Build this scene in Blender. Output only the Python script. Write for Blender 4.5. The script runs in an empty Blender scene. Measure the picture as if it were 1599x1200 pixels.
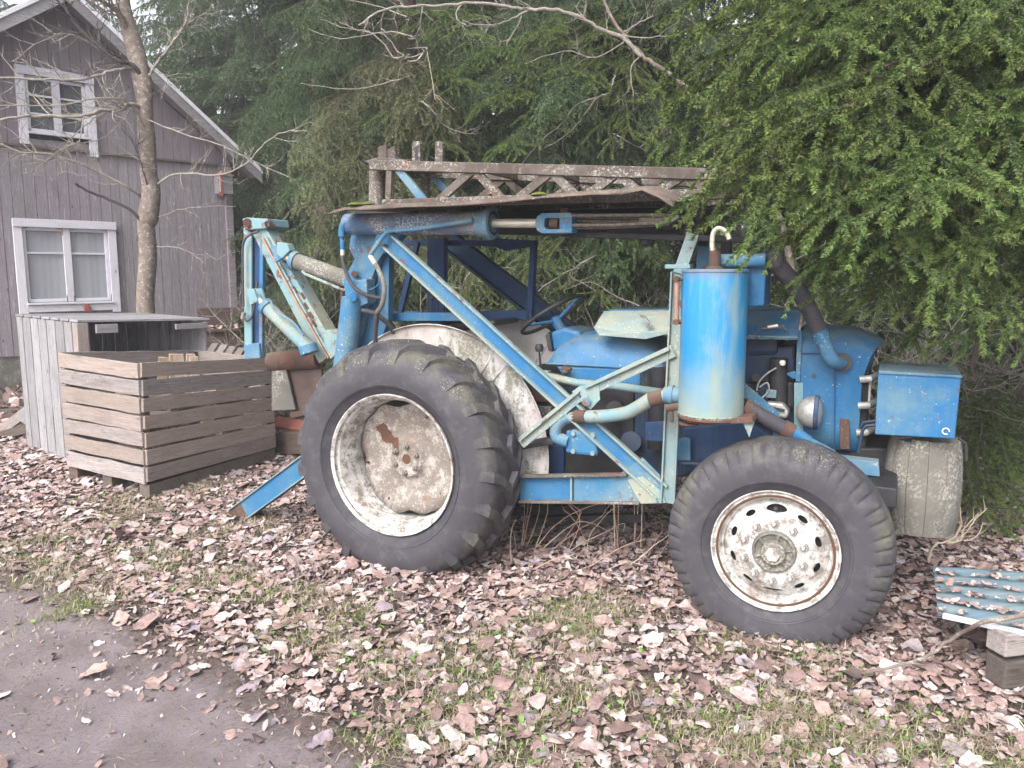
import bpy, bmesh, math, random
import numpy as np
from mathutils import Vector, Matrix, noise
random.seed(7); RNG = np.random.default_rng(7)
scene = bpy.context.scene
COL = scene.collection

# ---------------------------------------------------------------- camera
CAM_H = 1.65; PITCH = math.radians(8); FPX = 1250.0
cd = bpy.data.cameras.new('camera'); cam = bpy.data.objects.new('camera', cd); COL.objects.link(cam)
cam.location = (0, 0, CAM_H); cam.rotation_euler = (math.radians(90) - PITCH, 0, 0)
cd.sensor_width = 36; cd.lens = 36 * FPX / 1599.0; cd.clip_start = 0.05; cd.clip_end = 400
scene.camera = cam
scene.render.resolution_x = 1024; scene.render.resolution_y = 768

# ---------------------------------------------------------------- sky, sun, exposure
SUN_EL = math.radians(42); SUN_AZ = math.radians(-150)      # direction the light comes from, clockwise from +Y
w = bpy.data.worlds.new('World'); scene.world = w; w.use_nodes = True
nt = w.node_tree; bg = nt.nodes['Background']
sky = nt.nodes.new('ShaderNodeTexSky'); sky.sky_type = 'NISHITA'; sky.sun_disc = False
sky.sun_elevation = SUN_EL; sky.sun_rotation = SUN_AZ
sky.air_density = 1.0; sky.dust_density = 4.0; sky.ozone_density = 1.0
hs = nt.nodes.new('ShaderNodeHueSaturation'); hs.inputs['Saturation'].default_value = 0.22
nt.links.new(sky.outputs[0], hs.inputs['Color'])
nt.links.new(hs.outputs[0], bg.inputs['Color']); bg.inputs['Strength'].default_value = 0.15
sd = bpy.data.lights.new('sun', 'SUN'); sd.energy = 1.0; sd.angle = math.radians(25); sd.color = (1, .955, .90)
so = bpy.data.objects.new('sun', sd); COL.objects.link(so)
sdir = Vector((math.sin(SUN_AZ) * math.cos(SUN_EL), math.cos(SUN_AZ) * math.cos(SUN_EL), math.sin(SUN_EL)))
so.rotation_euler = sdir.to_track_quat('Z', 'Y').to_euler(); so.location = (0, -5, 12)
scene.view_settings.view_transform = 'Standard'; scene.view_settings.look = 'None'
scene.view_settings.gamma = 1; scene.view_settings.use_curve_mapping = False
scene.view_settings.exposure = 1.50

# ---------------------------------------------------------------- pixel rays of the photograph -> points in the place
_c, _s = math.cos(PITCH), math.sin(PITCH)
EYE = Vector((0, 0, CAM_H))
def ray(x, y):
    a = (x - 799.5) / FPX; b = (y - 600) / FPX
    return Vector((a, _c - b * _s, -_s - b * _c))
def at(x, y, Y):
    r = ray(x, y); return EYE + r * (Y / r.y)
def gnd(x, y, z=0.0):
    r = ray(x, y); return EYE + r * ((z - CAM_H) / r.z)
A_T = math.radians(25)
FW = Vector((math.cos(A_T), -math.sin(A_T), 0)); NV = Vector((math.sin(A_T), math.cos(A_T), 0))
ORG = at(610, 727, 4.35); ORG.z = 0
def P(x, y, v):                                   # tractor frame: u forward, v away from the camera, z up
    r = ray(x, y); t = (ORG + NV * v - EYE).dot(NV) / r.dot(NV); p = EYE + r * t
    return Vector(((p - ORG).dot(FW), v, p.z))

# ---------------------------------------------------------------- object helpers
def tag(o, label=None, cat=None, group=None, kind=None):
    if label: o['label'] = label
    if cat: o['category'] = cat
    if group: o['group'] = group
    if kind: o['kind'] = kind
    return o
def empty(name, loc=(0, 0, 0), rz=0.0, parent=None):
    o = bpy.data.objects.new(name, None); COL.objects.link(o); o.location = loc; o.rotation_euler = (0, 0, rz)
    o.empty_display_size = .1
    if parent: o.parent = parent
    return o
class MB:
    def __init__(s): s.V = []; s.F = []; s.S = []
    def add(s, vs, fs, smooth=False):
        b = len(s.V); s.V += [tuple(v) for v in vs]
        for f in fs: s.F.append(tuple(i + b for i in f)); s.S.append(smooth)
        return s
    def box(s, c, size, M=None):
        x, y, z = [q / 2 for q in size]; c = Vector(c)
        vs = [Vector((i * x, j * y, k * z)) for i in (-1, 1) for j in (-1, 1) for k in (-1, 1)]
        if M: vs = [M @ v for v in vs]
        return s.add([c + v for v in vs], [(0, 1, 3, 2), (4, 6, 7, 5), (0, 4, 5, 1), (2, 3, 7, 6), (0, 2, 6, 4), (1, 5, 7, 3)])
    def bb(s, a, b):
        a = Vector(a); b = Vector(b); return s.box((a + b) / 2, [abs(q) for q in (b - a)])
    def prism(s, poly, ext, smooth=False):
        n = len(poly); e = Vector(ext); poly = [Vector(p) for p in poly]
        s.add(poly + [p + e for p in poly], [tuple(range(n))[::-1], tuple(range(n, 2 * n))])
        b = len(s.V) - 2 * n
        for i in range(n): s.F.append((b + i, b + (i + 1) % n, b + n + (i + 1) % n, b + n + i)); s.S.append(smooth)
        return s
    def beam(s, a, b, wdt, thk, side=(0, 1, 0)):      # bar a->b, thk along side, wdt across
        a = Vector(a); b = Vector(b); d = (b - a).normalized(); sd_ = Vector(side); sd_ = (sd_ - d * sd_.dot(d)).normalized()
        up = d.cross(sd_).normalized(); q = [up * wdt / 2 + sd_ * thk / 2, up * wdt / 2 - sd_ * thk / 2, -up * wdt / 2 - sd_ * thk / 2, -up * wdt / 2 + sd_ * thk / 2]
        return s.add([a + x for x in q] + [b + x for x in q], [(3, 2, 1, 0), (4, 5, 6, 7)] + [(i, (i + 1) % 4, 4 + (i + 1) % 4, 4 + i) for i in range(4)])
    def tube(s, path, r, n=10, caps=True, closed=False):
        path = [Vector(p) for p in path]; m = len(path); rr = r if isinstance(r, (list, tuple)) else [r] * m
        t = []
        for i in range(m):
            if closed: d = path[(i + 1) % m] - path[i - 1]
            else: d = path[min(i + 1, m - 1)] - path[max(i - 1, 0)]
            t.append(d.normalized() if d.length > 1e-9 else Vector((0, 0, 1)))
        ref = Vector((0, 0, 1)) if abs(t[0].z) < .9 else Vector((1, 0, 0))
        x = t[0].cross(ref).normalized(); vs = []
        for i in range(m):
            x = (x - t[i] * x.dot(t[i])).normalized(); y = t[i].cross(x)
            for k in range(n):
                a = 2 * math.pi * k / n; vs.append(path[i] + (x * math.cos(a) + y * math.sin(a)) * rr[i])
        fs = []
        for i in range(m if closed else m - 1):
            j = (i + 1) % m
            for k in range(n): fs.append((i * n + k, i * n + (k + 1) % n, j * n + (k + 1) % n, j * n + k))
        s.add(vs, fs, True)
        if caps and not closed:
            b = len(s.V) - m * n
            s.F.append(tuple(b + k for k in range(n))[::-1]); s.S.append(False)
            s.F.append(tuple(b + (m - 1) * n + k for k in range(n))); s.S.append(False)
        return s
    def cyl(s, a, b, r, n=20, r2=None): return s.tube([a, b], [r, r if r2 is None else r2], n)
    def lathe(s, c, prof, n=48, axis='v', a0=0, a1=2 * math.pi):   # prof [(along, radius)]
        full = abs(a1 - a0 - 2 * math.pi) < 1e-6; k = n if full else n + 1; c = Vector(c); vs = []
        for i in range(k):
            a = a0 + (a1 - a0) * i / n; ca, sa = math.cos(a), math.sin(a)
            for (h, r) in prof:
                if axis == 'v': vs.append(c + Vector((r * ca, h, r * sa)))
                elif axis == 'z': vs.append(c + Vector((r * ca, r * sa, h)))
                else: vs.append(c + Vector((h, r * ca, r * sa)))
        m = len(prof); fs = []
        for i in range(n):
            j = (i + 1) % k
            for q in range(m - 1): fs.append((i * m + q, i * m + q + 1, j * m + q + 1, j * m + q))
        return s.add(vs, fs, True)
    def build(s, name, mat, parent=None, bevel=0, ang=35, loc=None, M=None):
        me = bpy.data.meshes.new(name); me.from_pydata(s.V, [], s.F)
        me.polygons.foreach_set('use_smooth', s.S); me.materials.append(mat)
        bm = bmesh.new(); bm.from_mesh(me); bmesh.ops.recalc_face_normals(bm, faces=bm.faces); bm.to_mesh(me); bm.free()
        me.update()
        if any(s.S): me.set_sharp_from_angle(angle=math.radians(ang))
        o = bpy.data.objects.new(name, me); COL.objects.link(o)
        if parent: o.parent = parent
        if loc is not None: o.location = loc
        if M is not None: o.matrix_basis = M
        if bevel:
            b = o.modifiers.new('bevel', 'BEVEL'); b.width = bevel; b.segments = 2; b.limit_method = 'ANGLE'; b.angle_limit = math.radians(40)
        return o
def place(o, name, loc=None, M=None, parent=None):          # another piece sharing the mesh
    c = o.copy(); c.name = name; COL.objects.link(c)
    if parent: c.parent = parent
    if loc is not None: c.location = loc
    if M is not None: c.matrix_basis = M
    return c
def sm(pts, k=5):                                   # catmull-rom
    pts = [Vector(p) for p in pts]; out = []
    for i in range(len(pts) - 1):
        p0 = pts[max(i - 1, 0)]; p1 = pts[i]; p2 = pts[i + 1]; p3 = pts[min(i + 2, len(pts) - 1)]
        for j in range(k):
            t = j / k; out.append(.5 * ((2 * p1) + (p2 - p0) * t + (2 * p0 - 5 * p1 + 4 * p2 - p3) * t * t + (3 * p1 - p0 - 3 * p2 + p3) * t ** 3))
    out.append(pts[-1]); return out
def lerp(a, b, t): return a + (b - a) * t
def frameM(origin, x, y):                           # matrix with local x along x, y near y
    x = Vector(x).normalized(); z = x.cross(Vector(y)).normalized(); y = z.cross(x)
    M = Matrix((x, y, z)).transposed().to_4x4(); M.translation = Vector(origin); return M

# ---------------------------------------------------------------- materials
class NT:
    def __init__(s, name):
        s.m = bpy.data.materials.new(name); s.m.use_nodes = True; s.t = s.m.node_tree; s.b = s.t.nodes['Principled BSDF']
        tc = s.t.nodes.new('ShaderNodeTexCoord'); s.obj = tc.outputs['Object']
        s.rnd = s.t.nodes.new('ShaderNodeObjectInfo').outputs['Random']
    def val(s, sock, v):
        if isinstance(v, bpy.types.NodeSocket): s.t.links.new(v, sock)
        else: sock.default_value = v
    def mapv(s, scale, offs=True):
        mp = s.t.nodes.new('ShaderNodeMapping'); mp.inputs['Scale'].default_value = scale; s.t.links.new(s.obj, mp.inputs[0])
        if offs:
            c = s.t.nodes.new('ShaderNodeMath'); c.operation = 'MULTIPLY'; s.t.links.new(s.rnd, c.inputs[0]); c.inputs[1].default_value = 37.0
            cx = s.t.nodes.new('ShaderNodeCombineXYZ'); [s.t.links.new(c.outputs[0], cx.inputs[i]) for i in range(3)]
            s.t.links.new(cx.outputs[0], mp.inputs['Location'])
        return mp.outputs[0]
    def noise(s, scale, detail=6, rough=.6, vec=None, dist=0):
        n = s.t.nodes.new('ShaderNodeTexNoise'); n.inputs['Scale'].default_value = scale; n.inputs['Detail'].default_value = detail
        n.inputs['Roughness'].default_value = rough; n.inputs['Distortion'].default_value = dist
        s.t.links.new(vec if vec is not None else s.obj, n.inputs['Vector']); return n.outputs['Fac']
    def ramp(s, fac, a, b, lo=0.0, hi=1.0):
        r = s.t.nodes.new('ShaderNodeMapRange'); s.t.links.new(fac, r.inputs[0]); r.inputs[1].default_value = a; r.inputs[2].default_value = b
        r.inputs[3].default_value = lo; r.inputs[4].default_value = hi; r.clamp = True; return r.outputs[0]
    def mix(s, f, a, b):
        n = s.t.nodes.new('ShaderNodeMix'); n.data_type = 'RGBA'; s.val(n.inputs[0], f)
        for k, c in ((6, a), (7, b)):
            if isinstance(c, tuple): c = (*c, 1) if len(c) == 3 else c
            s.val(n.inputs[k], c)
        return n.outputs[2]
    def mul(s, a, b, op='MULTIPLY'):
        n = s.t.nodes.new('ShaderNodeMath'); n.operation = op; s.val(n.inputs[0], a); s.val(n.inputs[1], b); return n.outputs[0]
    def attr(s, name, out='Color'):
        n = s.t.nodes.new('ShaderNodeAttribute'); n.attribute_name = name; return n.outputs[out]
    def bump(s, h, strength=.3, dist=.01):
        n = s.t.nodes.new('ShaderNodeBump'); n.inputs['Strength'].default_value = strength; n.inputs['Distance'].default_value = dist
        s.t.links.new(h, n.inputs['Height']); s.t.links.new(n.outputs[0], s.b.inputs['Normal'])
    def done(s, col, rough=.7, metal=0.0, spec=.4):
        s.val(s.b.inputs['Base Color'], (*col, 1) if isinstance(col, tuple) else col); s.val(s.b.inputs['Roughness'], rough)
        s.val(s.b.inputs['Metallic'], metal); s.b.inputs['Specular IOR Level'].default_value = spec; return s.m
    def up(s):
        g = s.t.nodes.new('ShaderNodeNewGeometry'); x = s.t.nodes.new('ShaderNodeSeparateXYZ'); s.t.links.new(g.outputs['Normal'], x.inputs[0]); return x.outputs[2]

def paint(name, base, fade, fade_amt=.5, rust=.3, lichen=.2, rough=.5, rustc=(.095, .048, .036), top=(.22, .22, .15), topamt=.6, lic=(.5, .5, .46)):
    n = NT(name)
    f = n.ramp(n.noise(2.6, 5, .65), .62 - .35 * fade_amt, .72 - .2 * fade_amt)
    c = n.mix(n.mul(f, .85), base, fade)
    streak = n.ramp(n.noise(1, 6, .7, n.mapv((30, 30, 2.2), False)), .5, .72)
    c = n.mix(n.mul(streak, .35), c, tuple(q * .5 + .06 for q in fade))
    if topamt:
        upf = n.mul(n.ramp(n.up(), .25, .85), n.ramp(n.noise(9, 6, .7), .35, .6)); c = n.mix(n.mul(upf, topamt), c, top)
    if rust:
        r = n.ramp(n.noise(7, 10, .72), .67 - .25 * rust, .70 - .22 * rust)
        rc = n.mix(n.noise(40, 3), rustc, tuple(min(1, q * 1.9) for q in rustc)); c = n.mix(r, c, rc)
    else: r = n.mul(0.0, 0.0)
    if lichen:
        l = n.mul(n.ramp(n.noise(75, 5, .7), .66 - .16 * lichen, .69 - .16 * lichen), n.ramp(n.noise(5, 3), .42, .58)); c = n.mix(n.mul(l, .9), c, lic)
    n.bump(n.mul(n.mul(n.noise(60, 6, .7), .35), n.mul(n.noise(5, 3, .5), 1.6), 'ADD'), .35, .008)
    return n.done(c, n.ramp(n.noise(9, 4), .3, .7, rough, min(1, rough + .3)), 0, .4)

M = {}
M['blue'] = paint('blue paint', (.016, .125, .285), (.10, .195, .255), .35, .2, .15, .42)
M['bright'] = paint('bright blue paint', (.012, .118, .275), (.065, .165, .245), .55, .20, .12, .42, topamt=.5)
M['dark'] = paint('deep blue paint', (.012, .045, .125), (.03, .07, .14), .3, .2, 0, .5, topamt=.25)
M['pale'] = paint('weathered pale blue paint', (.13, .225, .265), (.25, .28, .245), .6, .34, .4, .7, topamt=.8, top=(.30, .30, .22))
M['arm'] = paint('flaking light blue paint', (.15, .27, .31), (.30, .29, .215), .5, .40, .35, .7, topamt=.7, top=(.25, .23, .15))
M['mid'] = paint('worn mid blue paint', (.030, .140, .265), (.14, .215, .25), .6, .30, .35, .55, topamt=.6)
M['lichen'] = paint('lichen covered steel', (.075, .058, .05), (.15, .13, .115), .5, .35, .75, .85, topamt=.6, top=(.20, .18, .155), lic=(.30, .29, .26))
M['lichenpaint'] = paint('lichened blue cylinder paint', (.04, .11, .22), (.15, .15, .175), .7, .30, 1.0, .7, topamt=.6, top=(.25, .24, .23), lic=(.42, .41, .38))
M['rust'] = paint('rusty steel', (.070, .042, .034), (.11, .065, .05), .5, .7, .1, .9, topamt=.25, rustc=(.075, .038, .028))
M['fender'] = paint('dirty white paint', (.52, .50, .49), (.40, .38, .33), .4, .12, .05, .6, topamt=.1)
def fender_mat():
    n = NT('mouldy white fender paint')
    c = n.mix(n.ramp(n.noise(4, 5), .4, .7), (.58, .55, .56), (.42, .385, .36))
    m = n.mul(n.ramp(n.noise(6, 10, .78, n.mapv((1, 1, .45), False)), .49, .56), n.ramp(n.noise(60, 4, .8), .38, .52))
    c = n.mix(n.mul(m, .8), c, (.13, .14, .085))
    low = n.ramp(n.noise(2.4, 6), .44, .66); c = n.mix(n.mul(low, .75), c, (.21, .165, .13))
    n.bump(n.noise(50, 5), .2, .003); return n.done(c, .6)
M['fender'] = fender_mat()
def rim_mat(name, white, amt):
    n = NT(name)
    c = n.mix(n.ramp(n.noise(8, 9, .8), .42, .62 + amt), (.60, .59, .575) if amt > 0 else (.38, .345, .32), (.21, .185, .165) if amt > 0 else (.17, .14, .12))
    c = n.mix(n.ramp(n.noise(18, 9, .8), .50, .57), c, (.19, .165, .145))
    r = n.ramp(n.noise(6.5, 8, .7), .60, .68); c = n.mix(r, c, (.19, .105, .07))
    c = n.mix(n.ramp(n.noise(90, 5, .8), .60, .64), c, (.62, .61, .58))
    n.bump(n.noise(45, 8, .75), .5, .004); return n.done(c, .75)
M['rim'] = rim_mat('flaking white wheel paint', 0, .05)
M['disc'] = rim_mat('rusty flaking wheel disc', 0, -.10)
def rust_run():
    n = NT('rust run'); c = n.mix(n.noise(25, 6), (.055, .027, .018), (.14, .068, .042)); n.bump(n.noise(80, 6), .6, .004); return n.done(c, .9)
M['rustrun'] = rust_run()
def rubber(name, mossy):
    n = NT(name)
    c = n.mix(n.noise(5, 6), (.036, .033, .041), (.065, .061, .072))
    c = n.mix(n.mul(n.ramp(n.noise(14, 8, .7), .5, .75), .5), c, (.13, .125, .125))
    if mossy:
        sx = n.t.nodes.new('ShaderNodeSeparateXYZ'); n.t.links.new(n.obj, sx.inputs[0])
        band = n.ramp(n.attr('tread', 'Fac'), .35, .9)
        mo = n.mul(band, n.ramp(n.noise(7, 9, .75, n.mapv((1, 1, .6), False)), .47, .68)); c = n.mix(n.mul(mo, .6), c, (.155, .15, .095))
        l = n.mul(n.mul(band, n.ramp(sx.outputs[2], .36, .46)), n.ramp(n.noise(110, 4, .8), .56, .62)); c = n.mix(n.mul(l, n.ramp(n.noise(6, 3), .45, .6)), c, (.36, .35, .28))
    n.bump(n.noise(30, 8, .7), .35, .004)
    return n.done(c, n.ramp(n.noise(12, 4), .3, .7, .55, .85), 0, .35)
M['tyre'] = rubber('old tyre rubber', True)
M['hose'] = rubber('hose rubber', False)
def simple(name, a, b, scale=8, rough=.6, metal=0.0, bump=.2, stretch=None):
    n = NT(name); v = n.mapv(stretch) if stretch else None
    c = n.mix(n.ramp(n.noise(scale, 7, .7, v), .35, .65), a, b)
    if bump: n.bump(n.noise(scale * 6, 6, .7, v), bump, .004)
    return n.done(c, rough, metal)
M['chrome'] = simple('dull chrome', (.55, .53, .50), (.42, .38, .33), 14, .35, .85, .05)
M['rod'] = simple('weathered rod steel', (.62, .60, .52), (.42, .38, .30), 10, .45, .35, .1, (1, 8, 8))
M['copper'] = simple('copper coloured gauge tube', (.36, .21, .15), (.22, .14, .10), 20, .5, .3, .1)
M['black'] = simple('black plastic', (.02, .02, .022), (.04, .04, .042), 10, .5, 0, .1)
M['grease'] = simple('greasy dark iron', (.011, .013, .020), (.032, .028, .028), 12, .6, 0, .4)
M['engine'] = simple('oily dark blue engine paint', (.010, .034, .09), (.03, .036, .05), 9, .5, 0, .4)
M['alu'] = simple('dirty aluminium', (.55, .55, .54), (.28, .27, .25), 15, .5, .4, .3)
M['whitebit'] = simple('white ceramic', (.75, .73, .70), (.6, .58, .55), 10, .4, 0, 0)
M['lens'] = simple('dusty headlamp glass', (.30, .29, .28), (.22, .21, .2), 6, .25, 0, .05)
M['amber'] = simple('yellowed marker lens', (.72, .60, .42), (.50, .33, .18), 9, .35, 0, .05)
M['rope'] = simple('weathered steel rope', (.22, .19, .16), (.10, .085, .07), 60, .8, .2, .6)
M['concrete'] = paint('lichened concrete', (.115, .108, .098), (.16, .15, .135), .6, .12, .9, .95, rustc=(.10, .08, .06), top=(.18, .17, .13), lic=(.34, .33, .28))
M['moss'] = simple('moss', (.13, .15, .03), (.08, .10, .02), 40, .95, 0, .9)
def roofsheet():
    n = NT('rusty roof sheet'); c = n.mix(n.ramp(n.noise(6, 8, .7), .4, .65), (.075, .055, .046), (.155, .12, .10))
    c = n.mix(n.ramp(n.noise(60, 5, .75), .60, .65), c, (.42, .40, .36)); c = n.mix(n.mul(n.ramp(n.noise(3.2, 5), .60, .68), n.ramp(n.up(), .2, .6)), c, (.22, .25, .05))
    n.bump(n.noise(30, 8), .4, .006); return n.done(c, .9)
M['roofsheet'] = roofsheet()
M['glass'] = None
def wood(name, a, b, c3, grain=1.0, rough=.85, warm=None, worn=None, bumps=.35, var=.18, wf=.8):
    n = NT(name); v = n.mapv((1.3, 16, 16)); g = n.noise(3.2, 8, .7, v, .4); g2 = n.noise(9, 6, .7, v)
    col = n.mix(n.ramp(g, .35, .65), a, b); col = n.mix(n.ramp(g2, .54, .66), col, c3)
    hv = n.t.nodes.new('ShaderNodeHueSaturation'); n.t.links.new(col, hv.inputs['Color']); n.t.links.new(n.ramp(n.rnd, 0, 1, 1 - var, 1 + var), hv.inputs['Value'])
    r2 = n.mul(n.rnd, 7.13); fr = n.mul(r2, 1.0, 'FRACT'); n.t.links.new(n.ramp(fr, 0, 1, .7, 1.25), hv.inputs['Saturation']); col = hv.outputs[0]
    if warm: col = n.mix(n.mul(n.ramp(fr, .4, 1.0), wf), col, warm)
    stain = n.ramp(n.noise(2.5, 5, .6, n.mapv((1, 3, 3))), .55, .8); col = n.mix(n.mul(stain, .5), col, tuple(q * .45 for q in a))
    if worn: col = n.mix(n.ramp(n.noise(5, 9, .8, n.mapv((.8, 12, 12))), worn[1], worn[1] + .05), col, worn[0])
    kn = n.t.nodes.new('ShaderNodeTexVoronoi'); kn.inputs['Scale'].default_value = 3.2; n.t.links.new(n.mapv((1.0, 1.9, 1.9)), kn.inputs['Vector'])
    col = n.mix(n.ramp(kn.outputs['Distance'], .05, .09, .75, 0), col, tuple(q * .3 for q in a))
    n.bump(g2, bumps, .006); return n.done(col, rough, 0, .2)
M['slat'] = wood('weathered crate wood', (.215, .178, .168), (.315, .268, .258), (.105, .085, .08), warm=(.29, .24, .19), wf=.45, bumps=.55)
M['greywood'] = wood('grey bare wood', (.20, .19, .20), (.31, .30, .315), (.11, .10, .105), bumps=.5)
M['darkwood'] = wood('dark damp wood', (.09, .07, .06), (.15, .12, .10), (.05, .04, .035))
M['clad'] = wood('worn brown painted cladding', (.215, .188, .212), (.26, .23, .255), (.17, .147, .166), worn=((.38, .36, .39), .55), bumps=.2, var=.06)
M['clad_top'] = wood('brown painted gable boards', (.185, .158, .178), (.22, .19, .21), (.16, .137, .152), worn=((.30, .27, .29), .70), bumps=.1, var=.05)
M['whitewood'] = wood('peeling white paint', (.58, .57, .63), (.66, .65, .71), (.46, .44, .48), worn=((.22, .19, .19), .60), bumps=.5, var=.05)
M['redwood'] = wood('faded red painted wood', (.28, .085, .06), (.35, .13, .10), (.2, .08, .06))
M['firewood'] = wood('split firewood', (.34, .26, .20), (.43, .345, .28), (.22, .165, .13))
def bark(name, a, b, c3, sc=(30, 30, 5), lich=.0):
    n = NT(name); g = n.noise(1, 8, .75, n.mapv(sc)); c = n.mix(n.ramp(g, .35, .65), a, b)
    c = n.mix(n.ramp(n.noise(22, 6, .75), .58 - lich, .66 - lich), c, c3); n.bump(g, .7, .02); return n.done(c, .9, 0, .2)
M['bark'] = bark('grey alder bark', (.14, .108, .096), (.235, .19, .165), (.33, .32, .28), (12, 12, 22), .05)
M['twig'] = bark('grey twig bark', (.20, .17, .15), (.30, .27, .24), (.34, .34, .31), (20, 20, 20), .05)
M['darktwig'] = bark('dark bare limb', (.05, .045, .045), (.09, .08, .08), (.12, .11, .10))
M['sprucebark'] = bark('spruce bark', (.10, .075, .065), (.17, .135, .12), (.22, .20, .18), (25, 25, 9), .02)
M['drystalk'] = simple('dry weed stalk', (.42, .30, .24), (.30, .20, .155), 5, .8, 0, 0)
M['palestalk'] = simple('bleached straw', (.52, .44, .35), (.38, .31, .24), 5, .8, 0, 0)
# ================================================================ THE TRACTOR
M['darkrust'] = simple('dark brown rusted steel', (.07, .05, .045), (.12, .08, .07), 7, .85, 0, .4)
T = empty('tractor', ORG, -A_T)
tag(T, 'old blue tractor with backhoe arm, lattice boom above its roof and dirty white rims', 'tractor')
def chan(name, pa, pb, v, wpx_m, depth, mat, fmat, flange=.014, parent=T, out=-1):
    """channel section: web with two flanges turned toward the viewer's side"""
    a = P(*pa, v); b = P(*pb, v); d = (b - a).normalized(); up = Vector((0, out, 0)).cross(d).normalized()
    m = MB().beam(a, b, wpx_m - .004, .008); web = m.build(name, mat, parent, .0015)
    for s in (1, -1):
        o = Vector((0, out * depth / 2, 0)) + up * s * (wpx_m / 2)
        MB().beam(a + o, b + o, flange, depth).build('flange', fmat, web, .003)
    return web
# ---- wheels
def tyre_mesh(name, parent, cy, R, Rb, half, bulge, prof_n, lugs, sink, c):
    """cy: v of tyre centre, relative to the wheel origin c"""
    m = MB(); pr = []
    outer = [(half * .93, Rb), (half * 1.0, Rb + .02), (half + bulge * .7, Rb + (R - Rb) * .22), (half + bulge * .72 + .004, Rb + (R - Rb) * .225), (half + bulge * .80 + .004, Rb + (R - Rb) * .26), (half + bulge * .80, Rb + (R - Rb) * .265), (half + bulge, Rb + (R - Rb) * .45), (half + bulge * .85, Rb + (R - Rb) * .66),
             (half + bulge * .35, R - .045), (half * .96, R - .018), (half * .80, R - .006), (half * .5, R), (0, R + .003)]
    pr = [(-a, r) for a, r in outer] + [(a, r) for a, r in outer[::-1][1:]]
    n = 132 if not lugs == 'truck' else 216
    vs = []; k = len(pr); tr = []
    for i in range(n):
        t = 2 * math.pi * i / n
        for j, (a, r) in enumerate(pr):
            rr = r; aa = a
            edge = abs(a) / half
            if lugs == 'truck' and R - r < .075 and abs(a) > half * .75:
                ph = (i * 48 / n) % 1
                if ph < .22: rr -= .011; aa *= .965
            rr += .003 * math.sin(3 * t + a * 5)
            vs.append((rr * math.cos(t), cy + aa, rr * math.sin(t))); tr.append(max(0, min(1, (rr - (R - .14)) / .12)))
    fs = [(i * k + j, i * k + j + 1, ((i + 1) % n) * k + j + 1, ((i + 1) % n) * k + j) for i in range(n) for j in range(k - 1)]
    m.add(vs, fs, True)
    if lugs == 'ag':
        N = 21
        for side in (-1, 1):
            for q in range(N):
                t0 = 2 * math.pi * (q + (.5 if side > 0 else 0)) / N
                rng = random.Random(q * 3 + side)
                pts = []
                for s_ in np.linspace(0, 1, 9):
                    if s_ < .62:
                        f = s_ / .62; a = lerp(-.02, half * .98, f); dt = -.27 * (1 - f) ** 1.25; r = R + .002 - .03 * f ** 3; wd = lerp(.022, .033, f); hh = .036
                    else:
                        f = (s_ - .62) / .38; a = half * .98 + (bulge * .9 + .0) * math.sin(f * 1.5); dt = .025 * f; r = R - .028 - .135 * f; wd = lerp(.033, .021, f); hh = lerp(.032, .003, f ** .8)
                    pts.append((a, dt, r, wd, hh))
                row = []; 
                for (a, dt, r, wd, hh) in pts:
                    tt = t0 + dt
                    er = Vector((math.cos(tt), 0, math.sin(tt))); et = Vector((-math.sin(tt), 0, math.cos(tt)))
                    base = er * r + Vector((0, cy + side * a, 0))
                    out = er if a < half * .9 else (er * max(.15, 1 - (R - r) / .10) + Vector((0, side, 0)) * min(1, (R - r) / .06)).normalized()
                    hh *= rng.uniform(.8, 1.05)
                    for (w_, h_) in ((-1.25, -.012), (-.85, hh), (.85, hh), (1.25, -.012)): row.append(base + et * w_ * wd + out * h_)
                K = len(pts)
                fs = [(i * 4 + j, i * 4 + j + 1, (i + 1) * 4 + j + 1, (i + 1) * 4 + j) for i in range(K - 1) for j in range(3)]
                fs += [(0, 1, 2, 3), tuple((K - 1) * 4 + z for z in (3, 2, 1, 0))]
                m.add(row, fs, True); tr += [1.0] * len(row)
    # the tyre sits flat on the soft ground
    out = []
    for (x, y, z) in m.V:
        wz = z + c[2]
        if wz < sink + .10:
            f = (sink + .10 - wz) / .20; f = min(1, max(0, f)); y2 = cy + (y - cy) * (1 + .10 * f); z2 = max(wz, sink - .045) - c[2]
            out.append((x, y2, z2))
        else: out.append((x, y, z))
    m.V = out
    o = m.build(name, M['tyre'], parent, ang=30)
    at_ = o.data.attributes.new('tread', 'FLOAT', 'POINT'); at_.data.foreach_set('value', tr)
    return o
def hexnut(r, h): return MB().tube([(0, 0, 0), (0, -h, 0)], r, 6).cyl((0, -h * .9, 0), (0, -h * 1.7, 0), r * .45, 8)
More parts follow.
